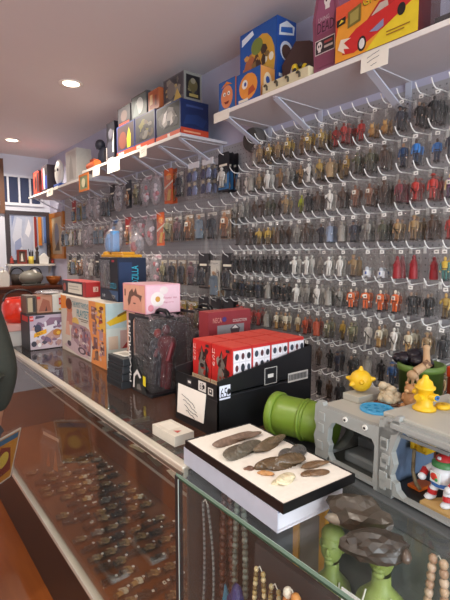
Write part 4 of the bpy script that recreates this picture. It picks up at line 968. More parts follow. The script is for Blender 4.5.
def red_box(label, x, y, z):
    w, d = .0745, .098
    art = {'l': [('r', .02, .02, .98, .98, '#c22622'), ('p', [(.3, .5), (.5, .9), (.62, .7), (.8, .85), (.74, .5), (.9, .3), (.5, .34)], '#3a1614'), ('p', [(.28, .06), (.76, .06), (.7, .4), (.58, .64), (.5, .84), (.44, .6), (.34, .4)], '#6c625a'), ('e', .52, .26, .17, .2, '#7c7268'), *busy(x*7+y, 16, ['#3a1614', '#6c625a', '#8a8076', '#2c1c1a', '#a0241e'], (.26, .1, .92, .86), .16), ('p', [(.72, .1), (.9, .1), (.8, .5)], '#2c1c1a'),
                 ('td', 'ゴジラ', .07, .46, .15, .44, '#f0e8e0'), ('r', .0, .0, 1, .1, '#c8b494'), ('t', 'GODZILLA', .1, .02, .8, .06, '#7a3a2a'), ('r', .76, .88, .94, .95, '#2a2022')],
           'f': [('r', 0, 0, 1, 1, '#bc2824'), ('r', .07, .06, 1, .93, '#d9d6da')]+[('r', .10+.30*i, .10+.28*j, .37+.30*i, .35+.28*j, '#e9e6ea') for i in range(3) for j in range(3)]
                 +[('e', .235+.30*i, .22+.28*j, .10-.02*((i+j) % 2), .08+.02*((i*j) % 2), ('#2c3038', '#3c4450', '#5a3438')[(i+2*j) % 3]) for i in range(3) for j in range(3)]}
    t2 = thing('figure_box', label, 'toy box', (x, y, z), 0, 'red boxes in the black tray')
    b = carton_mb((w, d, .122), '#c42a24', {'t': '#c8453a', 'b': '#c42a24'}, art)
    b.art((-w/2, d/2, .122), (0, -d, 0), (w, 0, 0), (0, 0, 1), [('r', .1, .1, .9, .4, '#b89878'), ('r', .15, .55, .85, .85, '#8a2a22')]); b.build('printed_body', t2)
    b = MB(); b.box(-w/2+.002, -d/2+.002, .1225, w/2-.002, d/2-.002, .124, M('#cf4a3c', .5)); b.build('lid_flap', t2)
for j, yy in enumerate((1.042, 1.144)):
    for i in range(4):
        red_box(f'red box in the tray, {("nearest the note", "second behind the note", "third behind the note", "farthest from the note")[i]}, {("white picture panels showing", "in the rear line")[j]}', .838+.0765*i, yy, Z+.1295)
carton('figure_box', 'wide red window box standing behind the tray of red boxes', 'toy box', (1.04, 1.33, Z+.18), (.20, .06, .133), '#8c3036', {'t': '#a84a46'},
       {'f': [('r', .2, .08, .84, .62, '#8d8a8c'), ('p', [(.5, .5), (.62, .62), (.74, .5), (.7, .3), (.54, .3)], '#4a3a3e'), ('p', [(.54, .5), (.7, .5), (.62, .6)], '#d8d0c8'), ('t', 'NECA', .1, .7, .2, .14, '#d89a8a'), ('t', 'COLLECTION', .56, .68, .34, .08, '#e8d8d0'), ('e', .36, .78, .05, .07, '#4a3a7a')]})
carton('plain_carton', 'plain black carton under the wide red window box', 'carton', (1.04, 1.33, Z), (.19, .06, .178), '#232226', None, {'f': [('r', .1, .1, .9, .2, '#3a3a3e')]})
# ================================================================ NEAR GLASS CASE
BX = .545; BT = 1.08
def barx(y): return .820+.10*(y-.5)
BN, BF = -.35, .888
BLK = M('#1d1f21', .45, var=.05)
t = thing('glass_case', 'near glass case with green edged panes and black back rail', 'display case', (BX, BF, 0))
def P(b, name, par=None): return b.build(name, par or t, (-BX, -BF, 0))
def quad(inset=0.): return [(BX+inset, BN), (barx(BN), BN), (barx(BF), BF), (BX+inset, BF)]
GEDGE = M('#6f8f80', .15, var=.05)
b = MB(); b.plate(quad(), [], .36, M('#242019', .5), (0, 0, 0)); P(b, 'base_cabinet')
b = MB(); b.plate(quad(.004), [], .006, M('#2b2a2a', .6), (0, 0, .362)); P(b, 'deck')
b = MB(); b.box(BX, BN, .368, BX+.006, BF, BT-.008, GLASS); P(b, 'front_glass')
b = MB(); b.box(BX+.012, BF-.006, .368, barx(BF)-.002, BF, BT-.008, GLASS); P(b, 'end_glass')
b = MB(); b.plate(quad(), [], .007, GLASS, (0, 0, BT-.007)); P(b, 'top_glass')
b = MB(); b.box(BX-.0006, BN, BT-.0075, BX, BF, BT, GEDGE); b.box(BX+.0065, BN, BT-.0095, BX+.0085, BF, BT-.0072, M('#c8d6cc', .1)); b.box(BX-.0008, BN, BT-.012, BX-.0002, BF, BT-.0078, M('#2c4a3c', .2)); P(b, 'polished_edge')
b = MB(); b.box(BX-.002, BF-.010, .36, BX+.011, BF+.004, BT-.0075, BLK); b.box(BX-.0022, BF-.012, .36, BX-.0012, BF-.0098, BT-.012, M('#b8c8c0', .15)); P(b, 'corner_post')
rz = -math.atan(.10)
b = MB(); ln = (BF-BN)*1.005
b.box(0, -ln, 1.040, .038, 0, 1.0835, M('#54585a', .4, var=.05), .003)
o = b.build('back_rail', t, (barx(BF)-BX-.002, 0, 0), rz)
b = MB(); b.box(.004, -ln, .37, .010, 0, 1.05, M('#7c8484', .35, .2)); o = b.build('mirror_back', t, (barx(BF)-BX-.002, 0, 0), rz)

t = thing('black_cabinet', 'black topped cabinet behind the near glass case carrying the grey castle', 'cabinet', (1.05, .3, 0))
b = MB(); b.plate([(barx(BN)+.042, BN), (1.35, BN), (1.35, BF), (barx(BF)+.042, BF)], [], 1.06, M('#1a1a1b', .5), (0, 0, 0)); b.build('cabinet_body', t, (-1.05, -.3, 0))
b = MB(); b.plate([(barx(BN)+.040, BN), (1.36, BN), (1.36, BF), (barx(BF)+.040, BF)], [], .022, M('#2a2a2b', .35), (0, 0, 1.061)); b.build('worktop', t, (-1.05, -.3, 0))

# contents of the near case
def strand(label, x, y, z0, z1, cols, r, sw=0., group='necklaces hanging in the near case'):
    t = thing('bead_necklace', label, 'necklace', (x, y, z1), 0, group)
    n = max(4, int((z1-z0)/(r*1.9)))
    b = MB()
    for k in range(n):
        for s in (-1, 1):
            tt = k/n
            b.ball((sw*math.sin(tt*4)*.01, s*(.010+.010*math.sin(tt*PI)), -(z1-z0)*tt), (r, r, r*1.1), M(cols[(k+(s > 0)) % len(cols)], .3), 7, 5)
    b.build('beads', t)
    b = MB(); b.tube([(0, -.01, 0), (0, 0, .012), (0, .01, 0)], .0012, M('#c8c4b8'), 5); b.build('cord', t)
board = thing('display_board', 'black slanted display board holding bead necklaces in the near case', 'display board', (.604, .555, .3685))
b = MB(); m = M('#232528', .8)
b.plate([(-.02, 0), (.05, 0), (.04, .56), (.02, .62), (.005, .62)], [], .24, m, (0, .12, 0), (1, 0, 0), (0, 0, 1)); b.build('panel', board)
strand('gold glittering bead necklace on the black board', .577, .625, .60, .965, ['#a8905c', '#c8b488', '#6c5a34'], .0055)
strand('twisted brassy bead necklace beside the gold one', .576, .580, .60, .955, ['#8c7a4c', '#b0a078', '#5c4c2c'], .0055)
strand('amber and white shell necklace on the black board', .572, .532, .60, .975, ['#d08c48', '#e8e0d0', '#c87c3c'], .010)
strand('copper and pearl necklace nearest the green busts', .572, .486, .60, .965, ['#b87444', '#e2d8c4', '#8c5430'], .009)
strand('red-brown stone bead necklace at the far end of the case', .66, .835, .58, 1.02, ['#4a2c24', '#563428', '#3c241c'], .010)
strand('whitish shell bead necklace beside the red-brown one', .66, .785, .60, 1.03, ['#6c766c', '#7c867c', '#586258'], .008)
strand('thin silvery chain necklace next to the case corner post', .60, .845, .56, 1.0, ['#7a8484', '#4c5656'], .0035, 1)
strand('string of beige shell beads beside the right green bust', .792, .372, .6, 1.035, ['#c8a88c', '#b8947a', '#d8bca4'], .009)
t = thing('feather_brush', 'bright blue striped feather lying low in the near case', 'feather', (.655, .83, .3685))
b = MB(); b.plate([(-.02, .0), (.02, .0), (.03, .30), (.01, .40), (-.015, .36)], [], .004, M('#3aa0c8', .5), (0, 0, 0), (0, 1, 0), (0, 0, 1)); b.build('vane', t)
b = MB(); b.cyl((.002, 0, 0), (.002, .005, .38), .002, .001, M('#e6e2d8'), 6)
for k in range(5): b.plate([(-.018, .08+.05*k), (.02, .10+.05*k), (.02, .11+.05*k), (-.018, .09+.05*k)], [], .0005, M('#dfe8ec'), (-.001, 0, 0), (0, 1, 0), (0, 0, 1))
b.build('quill', t)
t = thing('blue_bundle', 'navy blue beaded bundle on the deck under the necklaces', 'beads', (.60, .725, .3685))
b = MB()
b.ball((0, 0, .25), (.03, .045, .25), M('#27306c', .5, var=.3, scale=120, bump=.5), 12, 10, .05, R); b.build('bead_cluster', t)
def bust(label, loc, rz, s, arm):
    t = thing('green_bust', label, 'bust', loc, rz)
    G = M('#8fa052', .45, var=.06, scale=12); b = MB()
    b.lathe([(.0005, 0), (.058, 0), (.066, .03), (.066, .10), (.062, .20), (.066, .30), (.064, .38), (.055, .43), (.033, .455), (.022, .47), (.021, .50)], G, seg=24, sy=.95 if not arm else 1.05)
    b.ball((-.003, 0, .545), (.034, .031, .046), G, 14, 10)
    b.ball((-.036, 0, .545), (.008, .006, .012), G, 8, 6); b.ball((-.030, 0, .526), (.009, .014, .006), G, 8, 5); b.ball((-.026, 0, .512), (.012, .014, .010), G, 8, 5)
    b.ball((.004, 0, .575), (.034, .033, .026), G, 12, 7)
    for sd in (-1, 1):
        b.ball((-.029, sd*.013, .556), (.006, .009, .005), G, 8, 5); b.ball((0, sd*.032, .545), (.008, .005, .013), G, 8, 5)
    o = b.build('torso_and_head', t); o.scale = (s, s, s)
    b = MB(); W = M('#dcd8c8', .5)
    pts = [(-.022, .03, .46), (-.060, .034, .42), (-.080, .02, .35), (-.088, 0, .30), (-.080, -.02, .35), (-.060, -.034, .42), (-.022, -.03, .46)]
    b.tube(pts, .0025, W, 6); b.ball((-.093, 0, .29), (.006, .008, .012), W, 8, 5); o = b.build('pendant_cord', t); o.scale = (s, s, s)
    if arm:
        b = MB(); b.cyl((-.02, -.045, .40), (-.05, -.055, .24), .03, .026, G, 12); b.cyl((-.05, -.055, .24), (-.07, -.01, .16), .026, .02, G, 12); b.ball((-.02, -.045, .40), .032, G, 12, 8); b.ball((-.05, -.055, .24), .027, G, 10, 7); o = b.build('sleeve', t); o.scale = (s, s, s)
    return t
bust('green display bust with white cord, left under the fossil rocks', (.722, .56, .587), .35, .75, False)
bust('larger green display bust under the black back rail', (.735, .452, .592), .3, .80, True)
t = thing('picture_frame', 'amber yellow wooden frame leaning in the near case behind the busts', 'frame', (.765, .662, .3685), .1)
b = MB(); b.plate([(-.045, 0), (.045, 0), (.045, .66), (-.045, .66)], [[(-.029, .02), (.029, .02), (.029, .64), (-.029, .64)]], .015, M('#e2a83a', .45), (0, 0, 0), (0, 1, 0), (0, 0, 1)); b.build('frame_bars', t)
b = MB(); b.box(.006, -.031, .018, .009, .031, .642, M('#8a8272', .6)); b.build('backing', t)
t = thing('price_tag', 'white price tag standing inside the front glass of the near case', 'tag', (.586, .41, .3685))
b = MB(); b.box(-.002, -.022, .60, .0, .022, .68, M('#e8ecea', .6)); b.build('card', t)
b = MB(); b.cyl((0, 0, 0), (0, 0, .60), .003, .003, M('#8a8f8c', .4, .6), 6); b.box(-.03, -.03, 0, .03, .03, .006, M('#8a8f8c', .4, .6)); b.build('stand', t)

for (x, y, h, lab) in ((.722, .56, .2180, 'dark grey plinth under the left green bust'), (.735, .452, .2230, 'dark grey plinth under the larger green bust')):
    t = thing('display_plinth', lab, 'plinth', (x, y, .3685))
    b = MB(); b.box(-.045, -.05, 0, .045, .05, h-.008, M('#2e3032', .6)); b.build('block', t)
    b = MB(); b.box(-.05, -.055, h-.008, .05, .055, h, M('#3a3c3e', .5)); b.build('top_plate', t)
# fossil rocks on the glass
def rock(name, label, cat, loc, rad, col, rz, seed, rough=.4, group=None, jag=0.):
    t = thing(name, label, cat, loc, rz, group)
    rr = random.Random(seed); bm = bmesh.new()
    bmesh.ops.create_icosphere(bm, subdivisions=3 if jag else 4, radius=1)
    ph = [(rr.uniform(2, 5), rr.uniform(2, 5), rr.uniform(2, 5), rr.uniform(0, 6)) for _ in range(6)]
    for v in bm.verts:
        c = v.co.copy(); d = 1+(.10 if name == 'fossil' else .05)*sum(math.sin(a*c.x+b_*c.y+g*c.z+p) for a, b_, g, p in ph)+jag*sum(abs(math.sin(2.3*(a*c.x-b_*c.y+g*c.z)+p)) for a, b_, g, p in ph[:3])
        c *= d*(1-1.9*jag)*(1+(rr.uniform(-.05, .05) if jag else 0))
        if c.z < -.55: c.z = -.55
        v.co = Vector((c.x*rad[0], c.y*rad[1], (c.z+.55)*rad[2]))
    b = MB(); b.bm(bm, M(col, rough, var=.55 if name == 'fossil' else .35, scale=90 if name == 'fossil' else 25, bump=.5), not jag); b.build('stone', t)
    return t
r1 = rock('fossil_rock', 'large bronze-brown fossil rock on the glass beside the black rail', 'fossil', (.710, .488, BT+.0005), (.035, .064, .036), '#4a4238', .42, 3, .32, None, .10)
b = MB(); b.ball((-.020, .040, .012), (.012, .022, .010), M('#8f8676', .35), 10, 6, .06, R); b.build('pale_rib', r1)
r2 = rock('fossil_rock', 'darker broad-lipped fossil rock on the glass in front of the larger one', 'fossil', (.655, .415, BT+.0005), (.029, .060, .031), '#3a332b', .75, 8, .38, None, .12)
b = MB(); b.ball((-.008, -.046, .014), (.018, .010, .012), M('#5a4e44', .3), 10, 6, .05, R); b.build('lip', r2)

# ---------------------------------------------------------------- book and fossil tray
t = thing('thick_book', 'thick white-paged book with navy cover under the fossil tray', 'book', (.672, .737, BT+.0003), -.05)
b = MB(); b.box(-.090, -.170, .003, .092, .170, .039, M('#cdced4', .7, var=.03, scale=300)); b.build('page_block', t)
b = MB(); b.box(-.094, -.175, 0, .095, .175, .003, M('#d4d4da', .5)); b.build('back_cover', t)
b = MB(); b.box(-.094, -.175, .039, .095, .175, .0425, M('#31405e', .5)); b.build('front_cover', t)
b = MB(); b.box(-.0955, -.175, .0, -.0935, .175, .0425, M('#b4b9c6', .5)); b.build('spine', t)
MT = BT+.0433
t = thing('fossil_tray', 'black framed tray lined with white cotton lying on the thick book', 'tray', (.679, .727, MT), -.045)
b = MB(); b.plate([(-.102, -.178), (.102, -.178), (.102, .178), (-.102, .178)], [[(-.099, -.175), (.099, -.175), (.099, .175), (-.099, .175)]], .0195, M('#0f0f11', .35)); b.box(-.1, -.176, 0, .1, .176, .003, M('#0f0f11', .4)); b.build('black_frame', t)
b = MB()
bm = bmesh.new(); bmesh.ops.create_grid(bm, x_segments=50, y_segments=80, size=1)
for v in bm.verts:
    e = min(1-abs(v.co.x), 1-abs(v.co.y))
    v.co = Vector((v.co.x*.0988, v.co.y*.1748, .0175+.0012*min(1, e*12)+R.uniform(0, .0009)))
b.bm(bm, M('#e9e4d8', .95, var=.05, scale=160), True)
b.box(-.0988, -.1748, .004, .0988, .1748, .0165, M('#e9e4d8', .95, var=.05, scale=160)); b.build('cotton_lining', t)
CZ_ = MT+.0190
def fossil(label, px, col, rad, rz, seed, rough=.3):
    return rock('fossil', label, 'fossil', (px[0], px[1], CZ_), rad, col, rz, seed, rough)
def fos(label, p, q, wd, ht, col, seed, rough=.3):
    p = Vector(p); q = Vector(q); m = (p+q)/2; d = q-p; L = d.length/2
    return fossil(label, (m.x, m.y), col, (wd, L*1.02, ht), math.atan2(-d.x, d.y), seed, rough)
fos('long pinkish mottled fossil at the far end of the white tray', (.622, .832), (.747, .826), .013, .010, '#7c6656', 21, .6)
fos('grey-brown glossy fossil lobe, left half of the big pair', (.604, .762), (.705, .772), .019, .013, '#5e5648', 22)
fos('brown glossy winged fossil, right half of the big pair', (.672, .748), (.782, .765), .015, .012, '#6a5a44', 23)
fos('dark grey shiny fossil in the middle of the white tray', (.698, .690), (.768, .680), .016, .013, '#54504c', 24, .22)
fos('brown glossy heart-shaped fossil with dark end, mid tray', (.628, .683), (.726, .650), .018, .014, '#5c4a34', 25, .22)
fos('tiny dark brown fossil chip at the left of the tray', (.603, .702), (.620, .692), .007, .004, '#6e4e3c', 26)
fos('tiny orange fossil chip beside the cream piece', (.613, .672), (.630, .645), .006, .005, '#b0804e', 27)
fos('cream white lumpy fossil near the front of the tray', (.606, .616), (.662, .612), .012, .008, '#d2c6a4', 28, .6)
fos('small brown wing-shaped fossil, upper of the two at the near corner', (.700, .628), (.762, .612), .009, .006, '#70583e', 29)
fos('small brown wing-shaped fossil, lower of the two at the near corner', (.680, .604), (.728, .586), .009, .006, '#6a5038', 30)

# ================================================================ GREY CASTLE PLAYSET
GR = M('#999c98', .55, var=.05, scale=18); GR2 = M('#b0afa4', .55, var=.05, scale=18); DGR = M('#6a6f70', .5)
CO = (.858, .535, 1.0845)
castle = thing('castle_playset', 'grey plastic castle playset with round tunnel and open rooms on black cabinet', 'toy playset', CO, rz)
def cw(lx, ly, z=0.):
    c, s_ = math.cos(rz), math.sin(rz)
    return (CO[0]+lx*c-ly*s_, CO[1]+lx*s_+ly*c, CO[2]+z)
LL, LD, LH = .195, .20, .124
RL, RD, RH = .42, .235, .168
# front of the tunnel room (outline in u = far to near, v = up)
fo = [(0, 0), (.040, 0), (.044, .018), (.05, .022), (.05, .006), (.185, .006), (.185, 0), (.232, 0), (.236, .03), (.228, .05), (.236, .075), (.228, .1), (.236, .125), (.245, .150), (.245, .182),
      (.236, .182), (.225, .165), (.215, .165), (.208, .15), (.196, .146), (.16, .143), (.028, .143), (.024, .152), (.008, .152), (.004, .143), (0, .143), (-.003, .10), (.004, .085), (-.004, .06), (.003, .03)]
fo = [(a, v) for a, v in fo]
hole = [(.058, .014), (.182, .014), (.185, .10), (.176, .112), (.07, .114), (.056, .108), (.046, .09), (.043, .06), (.05, .05), (.046, .03)]
b = MB(); b.plate(fo, [hole], .016, GR, (.0, LL, 0), (0, -1, 0), (0, 0, 1))
b.T = Matrix.Identity(4)
for k, (u, v) in enumerate([(.008, .03), (.010, .075), (.014, .105), (.20, .03), (.205, .07), (.2, .105)]):
    b.box(-.0185, LL-u-.02, v, -.0155, LL-u, v+.022, GR, .001)
b.build('tunnel_front', castle)
# end wall with the tunnel hole (faces the green tube)
circ = [(.064+.056*math.cos(i*PI/12), .064+.056*math.sin(i*PI/12)) for i in range(24)]
b = MB(); b.plate([(0, 0), (.20, 0), (.20, LH), (0, LH)], [circ], .012, GR, (0, LL, 0), (1, 0, 0), (0, 0, 1))
b.lathe([(.056, .0), (.063, .0), (.063, .016), (.056, .016), (.056, 0)], GR, (.064, LL, .064), 28, axis='y'); b.build('tunnel_wall', castle)
b = MB(); b.box(.0, .005, LH, LD, LL+.004, LH+.012, GR2, .002)
b.box(.085, .145, LH+.012, LD, LL+.004, LH+.03, GR2, .002); b.build('lower_roof', castle)
for u in (.100, .158):
    b = MB(); b.cyl((-.016, LL-u, .132), (-.019, LL-u, .132), .0065, .0065, M('#e6e4dc', .3), 16); b.cyl((-.019, LL-u, .131), (-.0205, LL-u, .131), .003, .003, M('#1c1c1e', .3), 12); b.build('bolt', castle)
b = MB(); b.box(LD-.01, .0, 0, LD, LL, LH, M('#5a2c1a', .4)); b.build('back_wall', castle)
b = MB(); b.box(.01, .0, 0.0, LD-.01, .012, LH, M('#6c7f9a', .4)); b.build('divider_wall', castle)
b = MB(); b.box(.005, .008, 0, LD-.012, LL-.014, .004, M('#3c3e3c', .5)); b.box(.03, .03, .004, .09, .14, .030, DGR, .006); b.box(.09, .03, .004, .16, .15, .05, DGR, .006); b.build('stepped_floor', castle)
b = MB(); b.cyl((.14, .11, .05), (.14, .11, .14), .028, .026, M('#7a3a1e', .35), 16); b.build('brown_column', castle)
# deck room
fo2 = [(0, .0), (.035, .0), (.038, .008), (RL, .004), (RL, RH+.004), (.20, RH+.004), (.014, RH+.004), (.008, RH-.004), (0, RH-.004)]
h2 = [(.030, .052), (.034, .040), (.046, .036), (.050, .022), (.064, .012), (RL-.02, .012), (RL-.02, .150), (.07, .150), (.055, .156), (.045, .144), (.030, .138), (.026, .10), (.032, .08)]
b = MB(); b.plate(fo2, [h2], .016, GR, (0, 0, 0), (0, -1, 0), (0, 0, 1))
b.box(-.021, -RL, RH-.014, -.012, -.03, RH-.002, GR, .002); b.box(-.019, -.16, RH-.026, -.014, -.055, RH-.019, DGR, .001)
for (u, v) in ((.006, .012), (.02, .02), (.007, .06), (.006, .10)):
    b.box(-.0185, -u-.017, v, -.0155, -u, v+.022, GR, .001)
b.build('room_front', castle)
b = MB(); b.box(-.004, -RL, RH, RD, 0, RH+.010, GR2, .002); b.box(.0, -RL, RH-.012, RD, 0, RH, GR, .001)
b.build('upper_roof', castle)
b = MB()
for k in range(3): b.box(.165+.02*k, -.36, RH+.010+.015*k, RD, -.045-.022*k, RH+.025+.015*k, GR2, .002)
b.build('roof_steps', castle)
b = MB(); b.box(RD-.012, -RL, 0, RD, 0, RH, M('#3f1a12', .25)); b.build('back_wall', castle)
b = MB(); b.box(.0, -RL, 0, RD-.012, -.006, .004, M('#2e2d2b', .5)); b.build('dark_floor', castle)
b = MB(); b.plate([(.012, -RL), (.17, -RL), (.17, -.16), (.12, -.13), (.03, -.085), (.012, -.085)], [], .006, M('#c8a468', .6, var=.12, scale=14), (0, 0, .0042)); b.build('tan_floor', castle)
b = MB(); b.box(.05, -.06, .0045, .10, -.028, .012, M('#d86a24', .4), .002); b.build('orange_ramp', castle)
YEL = M('#e0b41c', .4, var=.04)
b = MB(); b.cyl((.105, -.026, .10), (.105, -.026, RH-.012), .009, .009, YEL, 16); b.box(.086, -.048, .074, .124, -.008, .100, YEL, .003); b.cyl((.087, -.040, .086), (.078, -.040, .086), .006, .005, YEL, 10); b.box(.080, -.022, .078, .088, -.010, .096, YEL, .002); b.build('yellow_pump', castle)
b = MB(); b.tube([(.062, -.034, .09), (.06, -.034, .04), (.055, -.045, .02), (.05, -.06, .012)], .004, M('#8a7a5c', .4), 8); b.build('side_pipe', castle)
b = MB(); b.box(.15, .14, .055, .153, .17, .11, M('#3a7a5a', .5)); b.box(.149, .143, .07, .1505, .167, .09, M('#e6e0d8', .5)); b.build('printed_label', castle)

def tbl(name, label, cat, lx, ly, z, r=0., group=None):
    return thing(name, label, cat, cw(lx, ly, z), rz+r, group)
TZL, TZR = LH+.0125, RH+.0105
# blue grate
t = tbl('toy_manhole_cover', 'flat bright blue round grate lying on the castle lower roof', 'toy', .090, .092, TZL)
b = MB(); BL = M('#3f9fd0', .4)
ou = [(.040*math.cos(i*PI/16), .040*math.sin(i*PI/16)) for i in range(32)]
hs = [[(.024*math.cos(a)+.006*math.cos(q*PI/4), .024*math.sin(a)+.006*math.sin(q*PI/4)) for q in range(8)] for a in [k*PI/4 for k in range(8)]]+[[(.007*math.cos(q*PI/4), .007*math.sin(q*PI/4)) for q in range(8)]]
b.plate(ou, hs, .004, BL, (0, 0, .0)); b.build('disc', t)
b = MB(); b.lathe([(.035, .004), (.036, .006), (.040, .006), (.0405, .0)], BL, seg=32); b.build('rim', t)
# hydrant
H_ = t = tbl('toy_hydrant', 'yellow toy fire hydrant with a blue side cap on the castle roof', 'toy', .082, -.040, TZR)
b = MB(); b.lathe([(.0005, 0), (.030, 0), (.030, .008), (.024, .014), (.021, .02), (.021, .075), (.026, .078), (.0265, .086), (.022, .088), (.018, .105), (.009, .115), (.0075, .124), (.005, .128), (.0005, .129)], YEL, seg=24); b.build('body', t)
b = MB(); b.cyl((0, -.018, .055), (.0, -.034, .055), .013, .013, YEL, 16); b.cyl((0, -.034, .055), (0, -.037, .055), .009, .009, M('#2a6ab0', .4), 14); b.cyl((0, -.037, .055), (0, -.038, .055), .004, .004, M('#14304a', .4), 10); b.build('side_cap', t)
b = MB(); b.cyl((0, .018, .058), (0, .032, .058), .012, .010, YEL, 14); b.cyl((-.018, 0, .05), (-.030, 0, .05), .013, .012, YEL, 14); b.build('front_nozzles', t)
for o_ in H_.children: o_.scale = (.82, .82, .60)
t = tbl('toy_disc', 'yellow flat toy disc lying beside the yellow hydrant', 'toy', .124, -.058, TZR)
b = MB(); b.lathe([(.0005, 0), (.018, 0), (.020, .004), (.017, .009), (.008, .010), (.0005, .008)], YEL, seg=20, sy=.8); b.build('disc', t)
b = MB(); b.ball((0, 0, .0095), (.005, .005, .002), M('#b88a14', .4), 8, 5); b.build('knob', t)
# yellow spiked ball
t = tbl('toy_spiked_ball', 'yellow toy ball with small blunt spikes on the castle back ledge', 'toy', .122, .172, LH+.0305)
b = MB(); b.ball((0, 0, .032), .029, YEL, 18, 12); b.build('ball', t)
for v in ((0, 0, 1), (-.7, -.7, .1), (-.5, .8, .1), (.7, .6, .2), (.6, -.75, .2), (-.95, .1, -.2)):
    d = Vector(v).normalized(); p = Vector((0, 0, .032))
    b = MB(); b.cyl(p+d*.027, p+d*.038, .008, .003, YEL, 10); b.build('spike', t)
# cream rock pile, bear
t = tbl('toy_rock_pile', 'cream lumpy toy rock pile between the spiked ball and the bear', 'toy', .150, .106, TZL)
b = MB(); rr = random.Random(4); CRM = M('#c2b294', .7, var=.2, scale=60)
for k in range(16):
    zz = rr.uniform(0, .045); s_ = .026*(1-zz/.07); b.ball((rr.uniform(-s_, s_)*.8, rr.uniform(-s_, s_), .012+zz*.9), (.011, .012, .010), CRM, 8, 6, .12, rr)
b.ball((0, 0, .016), (.022, .027, .016), CRM, 10, 6, .1, rr)
b.build('lumps', t)
b = MB(); b.ball((0, 0, .004), (.026, .030, .005), M('#6a4c38', .7), 12, 5, .05, rr); b.build('brown_foot', t)
t = tbl('toy_bear', 'small brown sitting toy bear in front of the green tub', 'toy', .172, .058, LH+.0125)
b = MB(); BE = M('#a8794c', .6); b.ball((0, 0, .02), (.016, .018, .021), BE, 12, 8); b.ball((-.002, 0, .048), (.013, .014, .013), BE, 12, 8)
b.ball((-.015, 0, .045), (.006, .006, .005), M('#c8a070', .6), 8, 5)
for s_ in (-1, 1): b.ball((0, s_*.011, .060), (.003, .005, .005), BE, 8, 5); b.ball((-.014, s_*.010, .006), (.009, .007, .006), BE, 8, 5); b.cyl((-.002, s_*.015, .032), (-.014, s_*.010, .02), .006, .005, BE, 8)
b.build('body', t)
b = MB(); b.box(-.024, -.022, -.0, .018, .022, .006, M('#6a4630', .6), .002); b.build('base', t)
# green tube
t = thing('toy_pipe', 'olive green ribbed plastic pipe leading into the castle tunnel', 'toy', (.915, .850, 1.0835), 0)
GN = M('#6f8a2c', .4, var=.05)
p1 = Vector(cw(.064, LL+.012, 0)); p1.z = 1.0835+.0620; p0 = p1+Vector((-.26, .966, 0))*.185; d = (p1-p0).normalized(); L_ = (p1-p0).length
Mx = Matrix.Translation(Vector((-.915, -.850, -1.0835))) @ Matrix.Translation(p0) @ d.to_track_quat('Z', 'Y').to_matrix().to_4x4()
b = MB(); b.T = Mx
b.lathe([(.047, 0), (.056, 0), (.0545, .04), (.0545, L_*.5), (.054, L_), (.05, L_), (.05, .01), (.047, 0)], GN, seg=32); b.build('pipe_body', t)
for z0, z1, rad in ((0, .022, .0615), (L_*.52, L_*.52+.008, .0585), (L_*.60, L_*.60+.004, .0565)):
    b = MB(); b.T = Mx; b.lathe([(.0545, z0), (rad-.002, z0), (rad, z0+.003), (rad, z1-.002), (rad-.002, z1), (.0545, z1)], GN, seg=32); b.build('rib', t)
# green tub behind the castle with toys on it
t = thing('green_tub', 'tall olive green round tub standing behind the castle', 'tub', (1.165, .620, 1.0835))
DG = M('#4f6a28', .5)
b = MB(); b.lathe([(.0005, 0), (.050, 0), (.058, .215), (.060, .215), (.060, .222), (.054, .222), (.048, .02), (.0005, .02)], DG, seg=32); b.build('tub_body', t)
b = MB(); b.lathe([(.058, .205), (.0615, .207), (.0615, .222), (.056, .223)], M('#5a7630', .5), seg=32); b.build('rim', t)
t = thing('toy_monster', 'shiny black lumpy toy monster lying in the top of the green tub', 'toy', (1.160, .630, 1.0835+.210))
b = MB(); BKG = M('#16121a', .18); rr = random.Random(9)
for (x, y, z, r_) in ((-.01, .03, .02, .024), (.0, .005, .03, .026), (-.015, -.012, .022, .022), (.02, .02, .025, .026), (-.02, .045, .022, .016), (.01, -.02, .012, .022)): b.ball((x, y, z), (r_, r_, r_*.85), BKG, 12, 8, .05, rr)
b.build('body', t)
b = MB(); TN = M('#b0906c', .6); b.cyl((-.005, -.028, .055), (-.035, -.046, .024), .008, .010, TN, 10); b.ball((-.003, -.027, .058), (.010, .010, .010), TN, 8, 6); b.ball((-.036, -.046, .02), (.011, .011, .01), TN, 8, 6); b.build('tan_arm', t)
t = thing('toy_hand', 'tan toy arm hanging over the rim of the green tub', 'toy', (1.105, .602, 1.0835+.204))
b = MB(); b.cyl((.018, -.014, .024), (-.002, .0, .008), .010, .012, TN, 10); b.ball((-.004, .006, -.002), (.012, .016, .014), TN, 10, 7); b.cyl((-.006, .012, -.006), (-.006, .018, -.022), .005, .003, TN, 8); b.cyl((-.008, .002, -.008), (-.008, .004, -.026), .005, .003, TN, 8); b.cyl((-.004, -.006, -.006), (-.004, -.01, -.022), .005, .003, TN, 8); b.build('hand', t)
b = MB(); b.cyl((.018, -.014, .024), (.026, -.022, .034), .012, .012, M('#6c4c34', .6), 10); b.build('cuff', t)
t = thing('toy_block', 'small red plastic block standing behind the castle beside the green tub', 'toy', (1.24, .545, 1.0835))
b = MB(); b.box(-.02, -.03, 0, .02, .03, .185, M('#8a3018', .4), .003); b.build('stand', t); b = MB(); b.box(-.022, -.032, .185, .022, .032, .215, M('#d84420', .4), .004); b.build('block', t)
